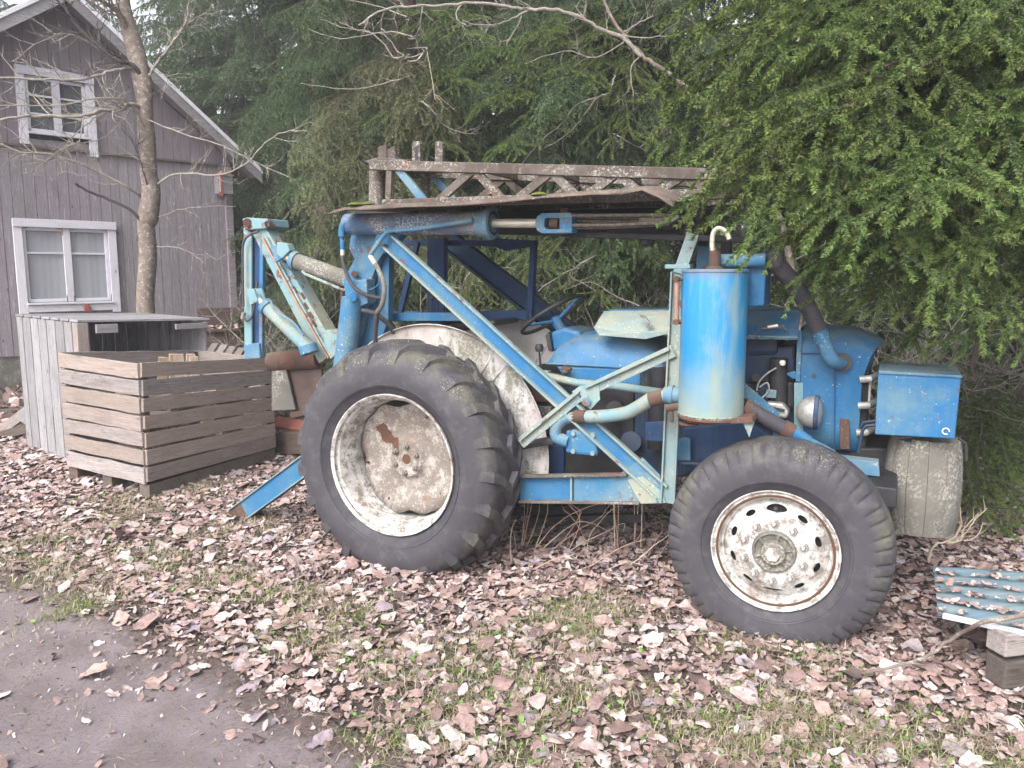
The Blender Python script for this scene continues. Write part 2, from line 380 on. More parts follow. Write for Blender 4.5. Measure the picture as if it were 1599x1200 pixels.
def rear_wheel(c):
    m = MB()
    pr = [(.0, .386), (-.012, .397), (-.012, .402), (.004, .402), (.02, .388), (.03, .372), (.065, .362), (.10, .352), (.20, .345), (.26, .345), (.33, .372), (.35, .402), (.37, .40)]
    m.lathe((0, 0, 0), pr, 72)
    wheel = m.build('rear_wheel', M['rim'], T, ang=30, loc=c)
    tyre_mesh('tyre', wheel, .17, .655, .392, .165, .055, 18, 'ag', 0.0, c)
    d = MB(); n = 96; rings = [(.0, .026), (-.004, .03), (-.004, .10), (.016, .118), (.030, .135), (.034, .2), (.012, .275), (.012, None)]
    vs = []
    for i in range(n):
        t = 2 * math.pi * i / n + .25
        lob = max(0, math.cos(4 * (t - .25) + .6)) ** 2.5
        edge = .336 - .032 * lob + .005 * math.sin(13 * t)
        for (h, r) in rings:
            warp = .020 * math.sin(2 * t + 1.0) * ((r or edge) / .33) ** 3
            rr = edge if r is None else min(r, edge - .004)
            vs.append((rr * math.cos(t), .165 + h + warp, rr * math.sin(t)))
    k = len(rings); fs = [(i * k + j, i * k + j + 1, ((i + 1) % n) * k + j + 1, ((i + 1) % n) * k + j) for i in range(n) for j in range(k - 1)]
    d.add(vs, fs, True); disc = d.build('wheel_disc', M['disc'], wheel, ang=40)
    sol = disc.modifiers.new('thick', 'SOLIDIFY'); sol.thickness = .007; sol.offset = 1
    MB().cyl((0, .162, 0), (0, .20, 0), .030, 16).build('axle_end', M['rustrun'], wheel)
    nut = hexnut(.0165, .018).build('wheel_nut', M['disc'], wheel, .001)
    for i in range(6):
        t = math.radians(85 + 60 * i); q = Vector((.078 * math.cos(t), .160, .078 * math.sin(t)))
        if i == 0: nut.location = q
        else: place(nut, 'wheel_nut', q)
    for t in (62, 5, -40, -118, 190):
        q = (.285 * math.cos(math.radians(t)), .172, .285 * math.sin(math.radians(t)))
        MB().cyl((q[0], q[1], q[2]), (q[0], q[1] + .014, q[2]), .0075, 8).build('bolt_hole', M['black'], wheel)
    # rust run from the upper left of the disc to the hub: a thin crust
    rr = MB(); pts = [(-.185, .185, .040), (-.15, .12, .038), (-.115, .10, .030), (-.07, .075, .020), (-.075, .02, .016)]
    top = []; bot = []
    rg = random.Random(4)
    P5 = sm([Vector((x, 0, z)) for x, z, _ in pts], 6); W5 = np.interp(np.linspace(0, 4, len(P5)), range(5), [p[2] for p in pts])
    for i, p in enumerate(P5):
        dd = (P5[min(i + 1, len(P5) - 1)] - P5[max(i - 1, 0)]).normalized(); nn = Vector((-dd.z, 0, dd.x)); ww = W5[i] * rg.uniform(.7, 1.25)
        def surf(q):
            r = math.hypot(q.x, q.z); t = math.atan2(q.z, q.x); h = np.interp(r, [0, .1, .118, .135, .2, .275, .34], [-.004, -.004, .016, .03, .034, .012, .012])
            return Vector((q.x, .1605 + h + .02 * math.sin(2 * t + 1.0) * (r / .33) ** 3, q.z))
        top.append(surf(p + nn * ww)); bot.append(surf(p - nn * ww))
    L_ = len(top); rr.add(top + bot, [(i, i + 1, L_ + i + 1, L_ + i) for i in range(L_ - 1)], True); rr.build('rust_run', M['rustrun'], wheel)
    return wheel
RC = P(610, 727, 0); rear_wheel(RC)
def front_wheel(c, far=False):
    m = MB()
    pr = [(.02, .262), (.0, .27), (-.008, .280), (-.014, .282), (-.014, .276), (-.004, .270), (.0, .262), (-.006, .258), (-.006, .252), (.012, .246), (.03, .240), (.035, .232), (.05, .228), (.11, .226), (.16, .24), (.2, .27)]
    m.lathe((0, 0, 0), pr, 64); wheel = m.build('front_wheel', M['rim'], T, ang=25, loc=c)
    MB().lathe((0, 0, 0), [(-.005, .249), (-.0085, .253), (-.0085, .2565), (-.005, .260)], 64).build('lock_ring', M['rustrun'], wheel)
    tyre_mesh('tyre', wheel, .118, .497, .272, .118, .035, 18, 'truck', .0, c)
    # dish with ten hand holes
    def dish(r): return float(np.interp(r, [0, .088, .10, .135, .16, .20, .225, .236], [-.012, -.012, -.014, -.010, -.002, .022, .045, .052]))
    d = MB(); NS = 10; q = 24
    for s in range(NS):
        t0 = 2 * math.pi * s / NS + math.radians(90); half = math.pi / NS; big = s in (0, 5); r0, r1 = .158, .226; rc = .192
        ea, eb = (.026, .020) if not big else (.046, .018)
        if s == 5: ea, eb = .045, .008
        oval = []; rect = []
        for i in range(q):
            a = 2 * math.pi * i / q; ca, sa = math.cos(a), math.sin(a)
            k = 1 / max(abs(ca), abs(sa)); R_ = lerp(r0, r1, (sa * k + 1) / 2); TT = t0 + half * ca * k; rect.append((R_, TT))
            if big: rr_, tt_ = rc + eb * sa, t0 + ea * ca / rc
            else: rr_, tt_ = rc + eb * sa * .62, t0 + ea * ca / rc
            oval.append((rr_, tt_))
        vs = [(r * math.cos(t), dish(r), r * math.sin(t)) for r, t in rect] + [(r * math.cos(t), dish(r), r * math.sin(t)) for r, t in oval] + [(r * math.cos(t), dish(r) + .016, r * math.sin(t)) for r, t in oval]
        d.add(vs, [(i, (i + 1) % q, q + (i + 1) % q, q + i) for i in range(q)] + [(q + i, q + (i + 1) % q, 2 * q + (i + 1) % q, 2 * q + i) for i in range(q)], True)
    d.lathe((0, 0, 0), [(dish(.088), .088), (dish(.10), .10), (dish(.135), .135), (dish(.158), .158)], 60)
    d.lathe((0, 0, 0), [(dish(.226), .226), (.055, .238)], 60)
    d.build('wheel_disc', M['rim'], wheel, ang=30)
    MB().lathe((0, 0, 0), [(.07, .02), (.07, .24)], 32).build('brake_drum', M['grease'], wheel)
    nut = hexnut(.0185, .022).build('wheel_nut', M['rim'], wheel, .001)
    for i in range(10):
        t = math.radians(18 + 36 * i); L_ = (.134 * math.cos(t), dish(.134) + .002, .134 * math.sin(t))
        if i == 0: nut.location = L_
        else: place(nut, 'wheel_nut', L_)
    h = MB().lathe((0, 0, 0), [(-.012, .098), (-.030, .094), (-.036, .086), (-.024, .078), (-.020, .056), (-.05, .053), (-.056, .048), (-.058, .0)], 40)
    for i in range(6):
        t = math.pi / 3 * i + .3; h.beam((.05 * math.cos(t), -.026, .05 * math.sin(t)), (.088 * math.cos(t), -.030, .088 * math.sin(t)), .012, .014)
    hub = h.build('hub', M['concrete'], wheel, ang=30)
    MB().tube([(0, -.054, 0), (0, -.068, 0)], .033, 6).build('hub_cap', M['rim'], hub, .002)
    MB().cyl((.0, .0, .196), (.0, -.03, .205), .008, 8).build('valve', M['grease'], wheel)
    return wheel
FC = P(1209, 860, 0); fwh = front_wheel(FC)
fwh.rotation_euler = (0, 0, math.radians(0))
# far side wheels
def dupfull(o, parent, loc):
    c = o.copy(); COL.objects.link(c); c.parent = parent; c.location = loc
    for ch in list(o.children):
        k = ch.copy(); COL.objects.link(k); k.parent = c
    return c
rw = [o for o in T.children if o.name.startswith('rear_wheel')][0]
r2 = dupfull(rw, T, (0, 1.72, RC.z)); r2.rotation_euler = (0, 0, math.pi)
f2 = dupfull(fwh, T, (FC.x, 1.62, FC.z)); f2.rotation_euler = (0, 0, math.pi)
MB().cyl((0, .24, RC.z), (0, 1.48, RC.z), .10, 16).box((0, .86, RC.z), (.42, .5, .42)).build('rear_axle', M['grease'], T, .01)
MB().beam((FC.x, .15, FC.z - .02), (FC.x, 1.5, FC.z - .02), .13, .12, (1, 0, 0)).build('front_axle', M['engine'], T, .01)
# ---- fenders
def fender(v, flip=1, R=.76, du=.03):
    m = MB(); a0, a1 = math.radians(-12), math.radians(158); n = 40; vs = []
    prof = [(.0, .30), (.0, .46), (-.006, .52), (.0, .60), (-.004, R - .03), (-.012, R - .008), (-.024, R), (-.030, R - .004)]
    for i in range(n + 1):
        t = lerp(a0, a1, i / n)
        for j, (h, r) in enumerate(prof):
            vs.append((du + r * math.cos(t), v + h * flip + .004 * math.sin(9 * t) * (r - .3), RC.z + r * math.sin(t)))
    k = len(prof); m.add(vs, [(i * k + j, i * k + j + 1, (i + 1) * k + j + 1, (i + 1) * k + j) for i in range(n) for j in range(k - 1)], True)
    o = m.build('fender', M['fender'], T, ang=50)
    sol = o.modifiers.new('thick', 'SOLIDIFY'); sol.thickness = .004
    for t in (48, 56, 100, 108):
        t = math.radians(t); MB().tube([(du + r * math.cos(t), v - .004 * flip, RC.z + r * math.sin(t)) for r in (.45, .55, .66, R - .03)], [.004, .009, .009, .004], 8).build('pressed_rib', M['fender'], o)
    return o
fn = fender(.43, 1, .765, .02); ff = fender(1.27, 1, .80, .02); M['fender2'] = simple('chalky white paint', (.62, .60, .61), (.45, .42, .40), 5, .7, 0, .2); ff.data.materials[0] = M['fender2']
q = P(734, 490, .43)
lamp = MB().lathe(q + Vector((-.026, 0, 0)), [(0, .006), (.004, .018), (.020, .022), (.042, .020), (.052, .012), (.054, 0)], 16, 'u').build('marker_lamp', M['amber'], T)
MB().cyl(q + Vector((.0, 0, -.015)), q + Vector((0.01, 0, -.05)), .006, 8).build('lamp_bracket', M['grease'], lamp)
# ---- near side frame
vF = .30
chan('diagonal_brace', (598, 368), (1036, 768), vF, .085, .035, M['bright'], M['pale'])
chan('front_post', (1061, 425), (1044, 786), vF - .01, .066, .03, M['pale'], M['pale'], .010)
b = MB().beam(P(1061, 428, vF - .01), P(1083, 366, vF + .02), .062, .03); b.build('post_top', M['pale'], T, .003)
MB().beam(P(813, 693, vF - .03), P(912, 612, vF - .03), .062, .012).build('cross_brace', M['pale'], T, .002)
MB().beam(P(905, 616, vF - .03), P(1052, 548, vF - .03), .062, .012).build('cross_brace', M['pale'], T, .002)
for (a_, b_) in (((813, 688), (905, 612)), ((915, 606), (1046, 546))): MB().beam(P(*a_, vF - .045) , P(*b_, vF - .045), .008, .03).build('brace_edge', M['pale'], T, .001)
g = MB().prism([P(*p, vF - .041) for p in ((893, 612), (905, 603), (935, 601), (937, 624), (922, 640), (912, 632))], (0, .006, 0)); gp = g.build('gusset_plate', M['arm'], T, .001)
MB().cyl(P(915, 628, vF - .04), P(915, 628, vF - .07), .022, 10).build('bolt', M['mid'], gp)
MB().cyl(P(906, 619, vF - .0412), P(906, 619, vF - .0425), .009, 10).build('bolt_hole', M['black'], gp)
# lower beam
lb = MB().prism([P(*p, vF) for p in ((812, 744), (900, 742), (898, 782), (812, 781))], (0, .008, 0)).build('side_beam', M['bright'], T)
for (a_, b_) in (((812, 744), (980, 741)), ((812, 783), (1000, 785))): MB().beam(P(*a_, vF - .02), P(*b_, vF - .02), .012, .05).build('flange', M['lichen'], lb, .002)
MB().beam(P(893, 742, vF - .01), P(893, 784, vF - .01), .012, .03).build('stiffener', M['pale'], lb, .002)
MB().prism([P(*p, vF - .012) for p in ((896, 744), (965, 742), (1003, 715), (1030, 742), (1046, 786), (1000, 788), (896, 783))], (0, .010, 0)).build('lower_gusset', M['mid'], T, .002)
MB().prism([P(*p, vF - .025) for p in ((1003, 744), (1034, 768), (1040, 786), (1000, 787), (990, 770), (980, 750))], (0, .010, 0)).build('foot_plate', M['arm'], T, .002)
rg = random.Random(2)
for (x, y) in ((1019, 742), (1026, 782)): MB().tube([P(x, y, vF - .016), P(x, y, vF - .03)], .008, 6).build('bolt', M['mid'], T)
# flattened bracket plates behind the post
MB().prism([P(*p, .38) for p in ((1008, 660), (1040, 658), (1040, 690), (1008, 688))], (0, .008, 0)).build('engine_bracket', M['dark'], T, .002)
for (x, y) in ((1015, 676), (1028, 665), (1030, 676)): MB().cyl(P(x, y, .379), P(x, y, .377), .006, 8).build('bolt_hole', M['black'], T)
MB().prism([P(*p, .42) for p in ((1055, 690), (1066, 683), (1078, 686), (1078, 722), (1055, 724))], (0, .03, 0)).build('engine_bracket', M['mid'], T, .004)
MB().beam(P(1052, 722, .36), P(1125, 724, .36), .012, .05).build('bracket_ledge', M['engine'], T, .002)
# ---- tank
tc = P(1113, 540, .12); R_t = .150; zt = P(1113, 421, .12).z; zb = P(1113, 652, .12).z
tk = MB().lathe((tc.x, .12, 0), [(zb - .004, 0), (zb - .004, R_t - .012), (zb, R_t), (zb + .012, R_t + .001), (zt - .012, R_t), (zt - .002, R_t - .002), (zt + .002, R_t - .008), (zt, 0)], 56, 'z')
TANKM = NT('faded blue tank paint'); _n = TANKM
_tc = _n.mix(_n.ramp(_n.noise(2.2, 5, .6, _n.mapv((3.2, 3.2, .8), False)), .50, .62), (.018, .19, .40), (.16, .24, .265))
_tc = _n.mix(_n.mul(_n.ramp(_n.noise(1, 7, .75, _n.mapv((28, 28, 1.4), False)), .5, .68), .55), _tc, (.10, .27, .44))
_sx = _n.t.nodes.new('ShaderNodeSeparateXYZ'); _n.t.links.new(_n.obj, _sx.inputs[0])
_nz = _n.mul(_n.noise(11, 6, .7), .10)
_e = _n.ramp(_n.mul(_sx.outputs[2], _nz, 'ADD'), zt + .0, zt + .06); _tc = _n.mix(_n.mul(_e, .85), _tc, (.15, .13, .13))
_lo = _n.ramp(_n.mul(_sx.outputs[2], _n.mul(_n.noise(7, 5), .25), 'SUBTRACT'), zb + .20, zb - .12); _tc = _n.mix(_n.mul(_lo, .85), _tc, (.27, .31, .23))
_b = _n.ramp(_n.mul(_sx.outputs[2], _n.mul(_n.noise(60, 6), .05), 'SUBTRACT'), zb - .005, zb - .012); _tc = _n.mix(_b, _tc, (.12, .06, .045))
_tc = _n.mix(_n.ramp(_n.noise(18, 9, .8), .655, .675), _tc, (.12, .10, .12))
_n.bump(_n.mul(_n.mul(_n.noise(50, 5), .25), _n.mul(_n.noise(4, 3, .5), 2.0), 'ADD'), .4, .01); M['tankp'] = _n.done(_tc, .55)
tank = tk.build('hydraulic_tank', M['tankp'], T, ang=40)
MB().lathe((tc.x, .12, 0), [(zt - .016, R_t), (zt - .013, R_t + .003), (zt - .008, R_t + .003), (zt - .005, R_t - .001)], 56, 'z').build('weld_seam', M['tankp'], tank)
MB().lathe((tc.x, .12, 0), [(zb + .014, R_t), (zb + .017, R_t + .003), (zb + .022, R_t + .003), (zb + .025, R_t - .001)], 56, 'z').build('weld_seam', M['tankp'], tank)
nk = (tc.x - .004, .12, 0)
MB().lathe(nk, [(zt, .042), (zt + .008, .040), (zt + .014, .027), (zt + .085, .025), (zt + .088, 0)], 20, 'z').build('filler_neck', M['rust'], tank)
pts = sm([P(1113, 398, .12), P(1112, 380, .12), P(1114, 364, .12), P(1121, 357, .12), P(1130, 359, .12), P(1136, 366, .12), P(1139, 374, .12)], 5)
MB().tube(pts, .0115, 10).build('vent_pipe', M['rod'], tank)
MB().cyl(P(1057, 440, .05), P(1056, 500, .05), .013, 12).build('level_gauge', M['copper'], tank)
for y in (436, 503): MB().cyl(P(1057, y, .05) + Vector((-.02, 0, 0)), P(1067, y, .05) + Vector((.03, 0.02, 0)), .011, 10).cyl(P(1057, y, .05), P(1057, y, .05) + Vector((0, -.02, 0)), .014, 8).build('gauge_fitting', M['rust'], tank)
MB().box(P(1050, 420, .16) + Vector((.03, 0, .01)), (.12, .06, .02)).build('tank_strap', M['pale'], tank, .003)
MB().prism([P(*p, .02) for p in ((1072, 655), (1174, 652), (1176, 657), (1176, 661), (1100, 664), (1072, 660))], (0, .26, 0)).build('tank_shelf', M['rust'], T, .003)
MB().prism([P(*p, .04) for p in ((1160, 661), (1178, 659), (1170, 684))], (0, .012, 0)).build('shelf_bracket', M['pale'], T, .002)
MB().lathe(P(1075, 661, .08), [(-.006, 0), (-.006, .045), (.003, .045), (.008, .0)], 20, 'z').cyl(P(1076, 648, .08), P(1076, 662, .08), .008, 8).build('drain_flange', M['rust'], T)
# box behind the tank
MB().prism([P(*p, .22) for p in ((1118, 400), (1196, 398), (1196, 420), (1193, 478), (1155, 481), (1118, 478))], (0, .20, 0)).build('filter_box', M['blue'], T, .008)
MB().cyl(P(1118, 408, .19), P(1196, 407, .19), .032, 16).build('filter_pipe', M['mid'], T)
MB().bb(P(1158, 398, .16), P(1160, 418, .22)).build('pipe_seam', M['rust'], T)
# suction hose from box to radiator shell
hs_ = sm([P(1198, 405, .22), P(1215, 415, .25), P(1240, 445, .30), P(1262, 480, .36), P(1278, 515, .40)], 6)
MB().tube(hs_, .040, 14).build('air_hose', M['hose'], T)
MB().tube([P(1201, 404, .22), P(1213, 411, .24)], .045, 14).build('hose_clamp', M['hose'], T)
MB().tube(sm([P(1276, 511, .40), P(1286, 535, .42), P(1293, 552, .43), P(1301, 564, .45), P(1312, 568, .52)], 6), [.037] * 6 + [.034] * 19, 16).build('air_elbow', M['mid'], T)
# pipe low at the left of the tank, hose to pump
MB().cyl(P(1038, 617, .12), P(1075, 617, .12), .040, 18).lathe(P(1048, 617, .12), [(-.012, .040), (-.012, .047), (.012, .047), (.012, .040)], 20, 'u').build('tank_outlet', M['mid'], T)
MB().tube(sm([P(1042, 618, .12), P(1018, 623, .13), P(1000, 634, .15), P(978, 645, .18), P(945, 650, .22), P(915, 651, .26), P(893, 651, .3)], 6), .034, 14).build('suction_hose', M['arm'], T)
MB().tube([P(1037, 619, .12), P(1016, 624, .128)], .038, 14).build('hose_clamp', M['rust'], T)
MB().tube([P(918, 651, .25), P(896, 651, .3)], .037, 14).build('hose_clamp', M['rust'], T)
MB().cyl(P(1062, 634, .10), P(1040, 638, .10), .018, 10).cyl(P(1048, 632, .10), P(1049, 660, .10), .010, 8).build('drain_valve', M['rust'], T)
MB().tube(sm([P(898, 650, .3), P(880, 655, .3), P(869, 668, .3), P(870, 683, .3), P(888, 690, .3)], 6), .034, 14).build('pump_elbow', M['mid'], T)
pc = P(910, 693, .28); 
pump = MB().box(pc + Vector((0, .08, 0)), (.155, .14, .135)).build('gear_pump', M['mid'], T, .018)
MB().box(pc + Vector((-.085, .07, 0)), (.03, .12, .12)).build('pump_flange', M['blue'], pump, .008)
for (i, j) in ((-1, 1), (1, 1), (-1, -1), (1, -1)): MB().cyl(pc + Vector((i * .055, .01, j * .048)), pc + Vector((i * .055, -.004, j * .048)), .014, 8).build('bolt', M['pale'], pump, .001)
MB().tube(sm([P(800, 700, .40), P(825, 694, .38), P(850, 690, .36), P(868, 688, .33)], 5), .024, 10).build('return_hose', M['hose'], T)
# long rod/pipe behind the X
MB().tube([P(820, 580, .52), P(900, 598, .50), P(960, 603, .48), P(1045, 615, .42)], .022, 12).build('steering_rod', M['arm'], T)
MB().tube(sm([P(1000, 570, .5), P(1005, 610, .45), P(1003, 660, .4)], 5), .004, 6).build('wire', M['black'], T)
# ---- engine, gearbox, fuel tank
vc = .86
MB().prism([P(*p, .62) for p in ((985, 560), (1242, 540), (1242, 700), (1100, 740), (985, 760))], (0, .46, 0)).build('engine_block', M['engine'], T, .015)
MB().prism([P(*p, .57) for p in ((1020, 600), (1240, 596), (1240, 640), (1020, 650))], (0, .10, 0)).build('manifold', M['grease'], T, .02)
MB().prism([P(*p, .60) for p in ((1075, 520), (1215, 518), (1215, 555), (1075, 560))], (0, .32, 0)).build('rocker_cover', M['engine'], T, .025)
MB().prism([P(*p, .50) for p in ((1065, 668), (1170, 658), (1215, 690), (1180, 730), (1065, 740))], (0, .5, 0)).build('sump', M['dark'], T, .012)
MB().cyl(P(1030, 575, .55), P(1028, 700, .55), .06, 16).build('oil_filter', M['grease'], T)
MB().cyl(P(1215, 560, .56), P(1216, 640, .56), .045, 16).build('coil', M['grease'], T)
MB().cyl(P(1190, 600, .55), P(1192, 660, .55), .035, 14).build('injection_body', M['engine'], T)
MB().prism([P(*p, .6) for p in ((815, 575), (990, 600), (990, 760), (860, 770), (815, 760))], (0, .52, 0)).build('gearbox', M['grease'], T, .02)
for (x0, x1, y0, y1, mt) in ((820, 856, 578, 592, 'arm'), (820, 858, 598, 628, 'rust'), (820, 860, 634, 654, 'concrete'), (850, 880, 694, 742, 'dark')): MB().prism([P(*p, .575) for p in ((x0, y0), (x1, y0 + 2), (x1, y1), (x0, y1))], (0, .05, 0)).build('casting_panel', M[mt], T, .006)
for i, (x, y, r) in enumerate(((1010, 600, .03), (1098, 618, .03), (1180, 590, .025), (1215, 680, .03), (960, 640, .05), (985, 690, .06), (1000, 725, .045))):
    MB().cyl(P(x, y, .61), P(x, y, .53), r, 14).build('engine_boss', M['engine' if i % 2 else 'grease'], T, .004)
MB().lathe(P(1222, 567, .5), [(-.012, 0), (-.012, .012), (.0, .016), (.012, .012), (.014, 0)], 14, 'z').build('white_knob', M['whitebit'], T)
MB().bb(P(1196, 609, .5), P(1215, 619, .58)).build('fuse_block', M['pale'], T, .004)
MB().prism([P(*p, .48) for p in ((1195, 628), (1222, 630), (1232, 645), (1228, 655), (1206, 650), (1196, 640))], (0, .08, 0)).build('alternator', M['alu'], T, .012)
MB().prism([P(*p, .47) for p in ((1198, 634), (1226, 640), (1224, 644), (1200, 640))], (0, .01, 0)).build('alternator_vent', M['black'], T)
for k, pts in enumerate((((1181, 622), (1184, 600), (1196, 585), (1212, 575)), ((1186, 605), (1198, 598), (1200, 610), (1190, 622)), ((1162, 606), (1180, 612), (1200, 606)), ((1162, 590), (1175, 640), (1180, 655)), ((1010, 570), (1012, 590), (1010, 615)))):
    MB().tube(sm([P(*p, .50 - .01 * k) for p in pts], 5), .0045, 6).build('wire', M['alu' if k < 2 else 'black'], T)
# fuel tank: two pressed halves
def pillow(name, u0, u1, v0, v1, z0, z1, mat, parent, rnd=.35, top=True):
    m = MB(); nu = 28; nvv = 18; vs = []
    for i in range(nu + 1):
        for j in range(nvv + 1):
            a = -1 + 2 * i / nu; b_ = -1 + 2 * j / nvv
            h = max(0, 1 - abs(a) ** 3.2) ** .42 * max(0, 1 - abs(b_) ** 3.0) ** .42
            vs.append((lerp(u0, u1, i / nu), lerp(v0, v1, j / nvv), z0 + (z1 - z0) * h))
    fs = [(i * (nvv + 1) + j, i * (nvv + 1) + j + 1, (i + 1) * (nvv + 1) + j + 1, (i + 1) * (nvv + 1) + j) for i in range(nu) for j in range(nvv)]
    fs.append(tuple(i * (nvv + 1) for i in range(nu + 1)) + tuple((nu - i) * (nvv + 1) + nvv for i in range(nu + 1)))
    return m.add(vs, fs, True).build(name, mat, parent, ang=60)
fa = P(858, 566, .60); fb = P(1030, 572, .60)
ft = pillow('fuel_tank', fa.x, fb.x + .02, .58, 1.14, fa.z, P(930, 520, .60).z, M['bright'], T)
MB().box(((fa.x + fb.x) / 2, .86, fa.z - .004), (fb.x - fa.x + .03, .575, .010)).build('seam_lip', M['mid'], ft, .002)
MB().prism([P(*p, .585) for p in ((864, 570), (1000, 573), (1000, 606), (906, 607), (880, 590))], (0, .54, 0)).build('fuel_tank_base', M['bright'], T, .02)
MB().prism([P(*p, .60) for p in ((858, 598), (900, 600), (905, 635), (858, 632))], (0, .5, 0)).build('clutch_housing', M['bright'], T, .02)
MB().cyl(P(882, 577, .575), P(882, 577, .53), .022, 10).cyl(P(882, 577, .55), P(892, 577, .53), .010, 8).build('fuel_tap', M['rust'], T)
MB().prism([P(*p, .70) for p in ((852, 522), (880, 512), (905, 518), (912, 545), (862, 550))], (0, .3, 0)).build('dash_housing', M['bright'], T, .02)
MB().prism([P(*p, .66) for p in ((851, 524), (857, 518), (862, 550), (856, 548))], (0, .3, 0)).build('dash_panel', M['black'], T, .004)
# steering wheel
sc_ = P(863, 492, .84); ax = (P(880, 514, .84) - P(863, 489, .84)).normalized(); nrm = -ax
nrm = Vector((-.55, .03, .83)).normalized(); e1 = Vector((0, 1, 0)); e1 = (e1 - nrm * e1.dot(nrm)).normalized(); e2 = nrm.cross(e1)
ring = [sc_ + (e1 * math.cos(t) + e2 * math.sin(t)) * .212 for t in np.linspace(0, 2 * math.pi, 48, endpoint=False)]
sw = MB().tube(ring, .012, 10, closed=True).build('steering_wheel', M['black'], T)
hb = sc_ - nrm * .045
for t in (.5, 2.6, 4.7): MB().tube([hb, sc_ + (e1 * math.cos(t) + e2 * math.sin(t)) * .208], [.012, .007], 8).build('spoke', M['blue'], sw)
MB().cyl(sc_ - nrm * .02, hb - nrm * .02, .026, 14).build('wheel_boss', M['blue'], sw)
MB().cyl(hb, hb - nrm * .22, .03, 14).build('steering_column', M['blue'], T)
MB().lathe(P(842, 544, .60), [(-.02, .0), (-.02, .02), (.0, .026), (.022, .020), (.026, 0)], 14, 'z').tube([P(842, 550, .60), P(846, 590, .62)], .006, 6).build('gear_lever', M['black'], T)
# ---- raised hood side flaps
def flap(pts, v0, v1, mat, tilt=.0):
    m = MB(); top = [P(*p, v1) for p in pts[:2]]; bot = [P(*p, v0) for p in pts[2:]]
    return m.prism(top + bot, (0.0, .006, .004)).build('hood_flap', mat, T, .006)
f1 = flap(((943, 487), (1062, 487), (1062, 517), (1008, 530), (935, 524), (927, 512)), .50, .62, M['pale'])
f2_ = flap(((1060, 486), (1251, 488), (1245, 530), (1150, 527), (1060, 526)), .50, .62, M['blue'])
MB().prism([P(*p, .64) for p in ((950, 484), (1250, 484), (1250, 492), (950, 490))], (0, .42, 0)).build('hood_top', M['blue'], T, .008)
MB().prism([P(*p, .505) for p in ((1090, 522), (1246, 526), (1246, 531), (1090, 529))], (0, .01, 0)).build('hood_edge', M['pale'], T, .002)
hd = MB().tube([P(1001, 493, .50), P(1007, 497, .48), P(1014, 505, .48)], [.006, .009, .007], 8).tube([P(1014, 503, .48), P(1010, 511, .49), P(1020, 509, .49)], .005, 6).build('hood_handle', M['chrome'], f1)
MB().tube([P(1190, 514, .48), P(1200, 511, .46), P(1214, 509, .46), P(1224, 510, .48)], [.006, .012, .012, .006], 10).tube([P(1222, 512, .48), P(1229, 516, .5)], [.008, .004], 8).build('hood_handle', M['chrome'], f2_)
# ---- radiator shell
def shell():
    m = MB()
    # side outline in px at the near side plane, swept across the width with rounded top corners
    v0, v1 = .56, 1.12
    ul = P(1243, 600, v0).x; ur = P(1328, 600, v0).x; zt_ = P(1280, 512, v0 + .1).z; zb_ = P(1290, 702, v0).z; zs = P(1280, 548, v0).z
    cross = []                                     # cross-section in v,z : up the near side, over, down the far side
    for t in np.linspace(0, 1, 5): cross.append((v0, lerp(zb_, zs - .03, t), 0))
    for t in np.linspace(0, math.pi / 2, 9)[0:]: cross.append((v0 + .17 * (1 - math.cos(t)), zs + (zt_ - zs) * math.sin(t), 0))
    mid = [(v, z, 0) for v, z, _ in cross]; cross = mid + [(v0 + v1 - v, z, 0) for v, z, _ in mid[::-1]]
    k = len(cross); vs = []; nose = []
    N_ = 16
    for i in range(N_ + 1):
        s = i / N_
        for (v, z, _) in cross:
            vm = (v0 + v1) / 2; hz = (z - zb_) / (zt_ - zb_)
            f = s
            u = lerp(ul, ur + .05, s)
            # nose rounds off: upper part runs forward further then curls down
            taper = 1 - .10 * s ** 3
            drop = (.07 * max(0, (s - .45) / .55) ** 2.2) * max(0, (hz - .55) / .45)
            bulge = .045 * math.sin(math.pi * (v - v0) / (v1 - v0)) * s ** 2 + .05 * s * max(0, hz - .62) / .38
            vs.append((u + bulge, vm + (v - vm) * taper, z - drop))
    m.add(vs, [(i * k + j, i * k + j + 1, (i + 1) * k + j + 1, (i + 1) * k + j) for i in range(N_) for j in range(k - 1)], True)
    m.F.append(tuple(N_ * k + j for j in range(k))); m.S.append(False)
    return m.build('radiator_shell', M['bright'], T, ang=50), ul, ur, zt_, zb_, zs
sh, ul, ur, zts, zbs, zss = shell()
sol = sh.modifiers.new('thick', 'SOLIDIFY'); sol.thickness = .005; sol.offset = -1
MB().beam(P(1249, 516, .55), P(1246, 596, .55), .022, .014).build('shell_band', M['mid'], sh, .002)
MB().beam(P(1249, 552, .553), P(1308, 553, .553), .004, .006).build('panel_seam', M['dark'], sh)
MB().beam(P(1304, 560, .5535), P(1303, 700, .5535), .004, .006).build('panel_seam', M['dark'], sh)
MB().prism([P(*p, .553) for p in ((1240, 598), (1254, 598), (1254, 700), (1240, 700))], (0, .006, 0)).build('side_strip', M['arm'], sh)
MB().prism([P(*p, .55) for p in ((1226, 584), (1240, 580), (1246, 582), (1246, 592), (1238, 592))], (0, .02, 0)).build('latch_lug', M['blue'], sh, .003)
MB().cyl(P(1271, 587, .5495), P(1271, 587, .5530), .009, 14).build('shell_hole', M['black'], sh)
MB().cyl(P(1315, 566, .535), P(1315, 566, .56), .046, 24).build('hose_port', M['black'], sh)
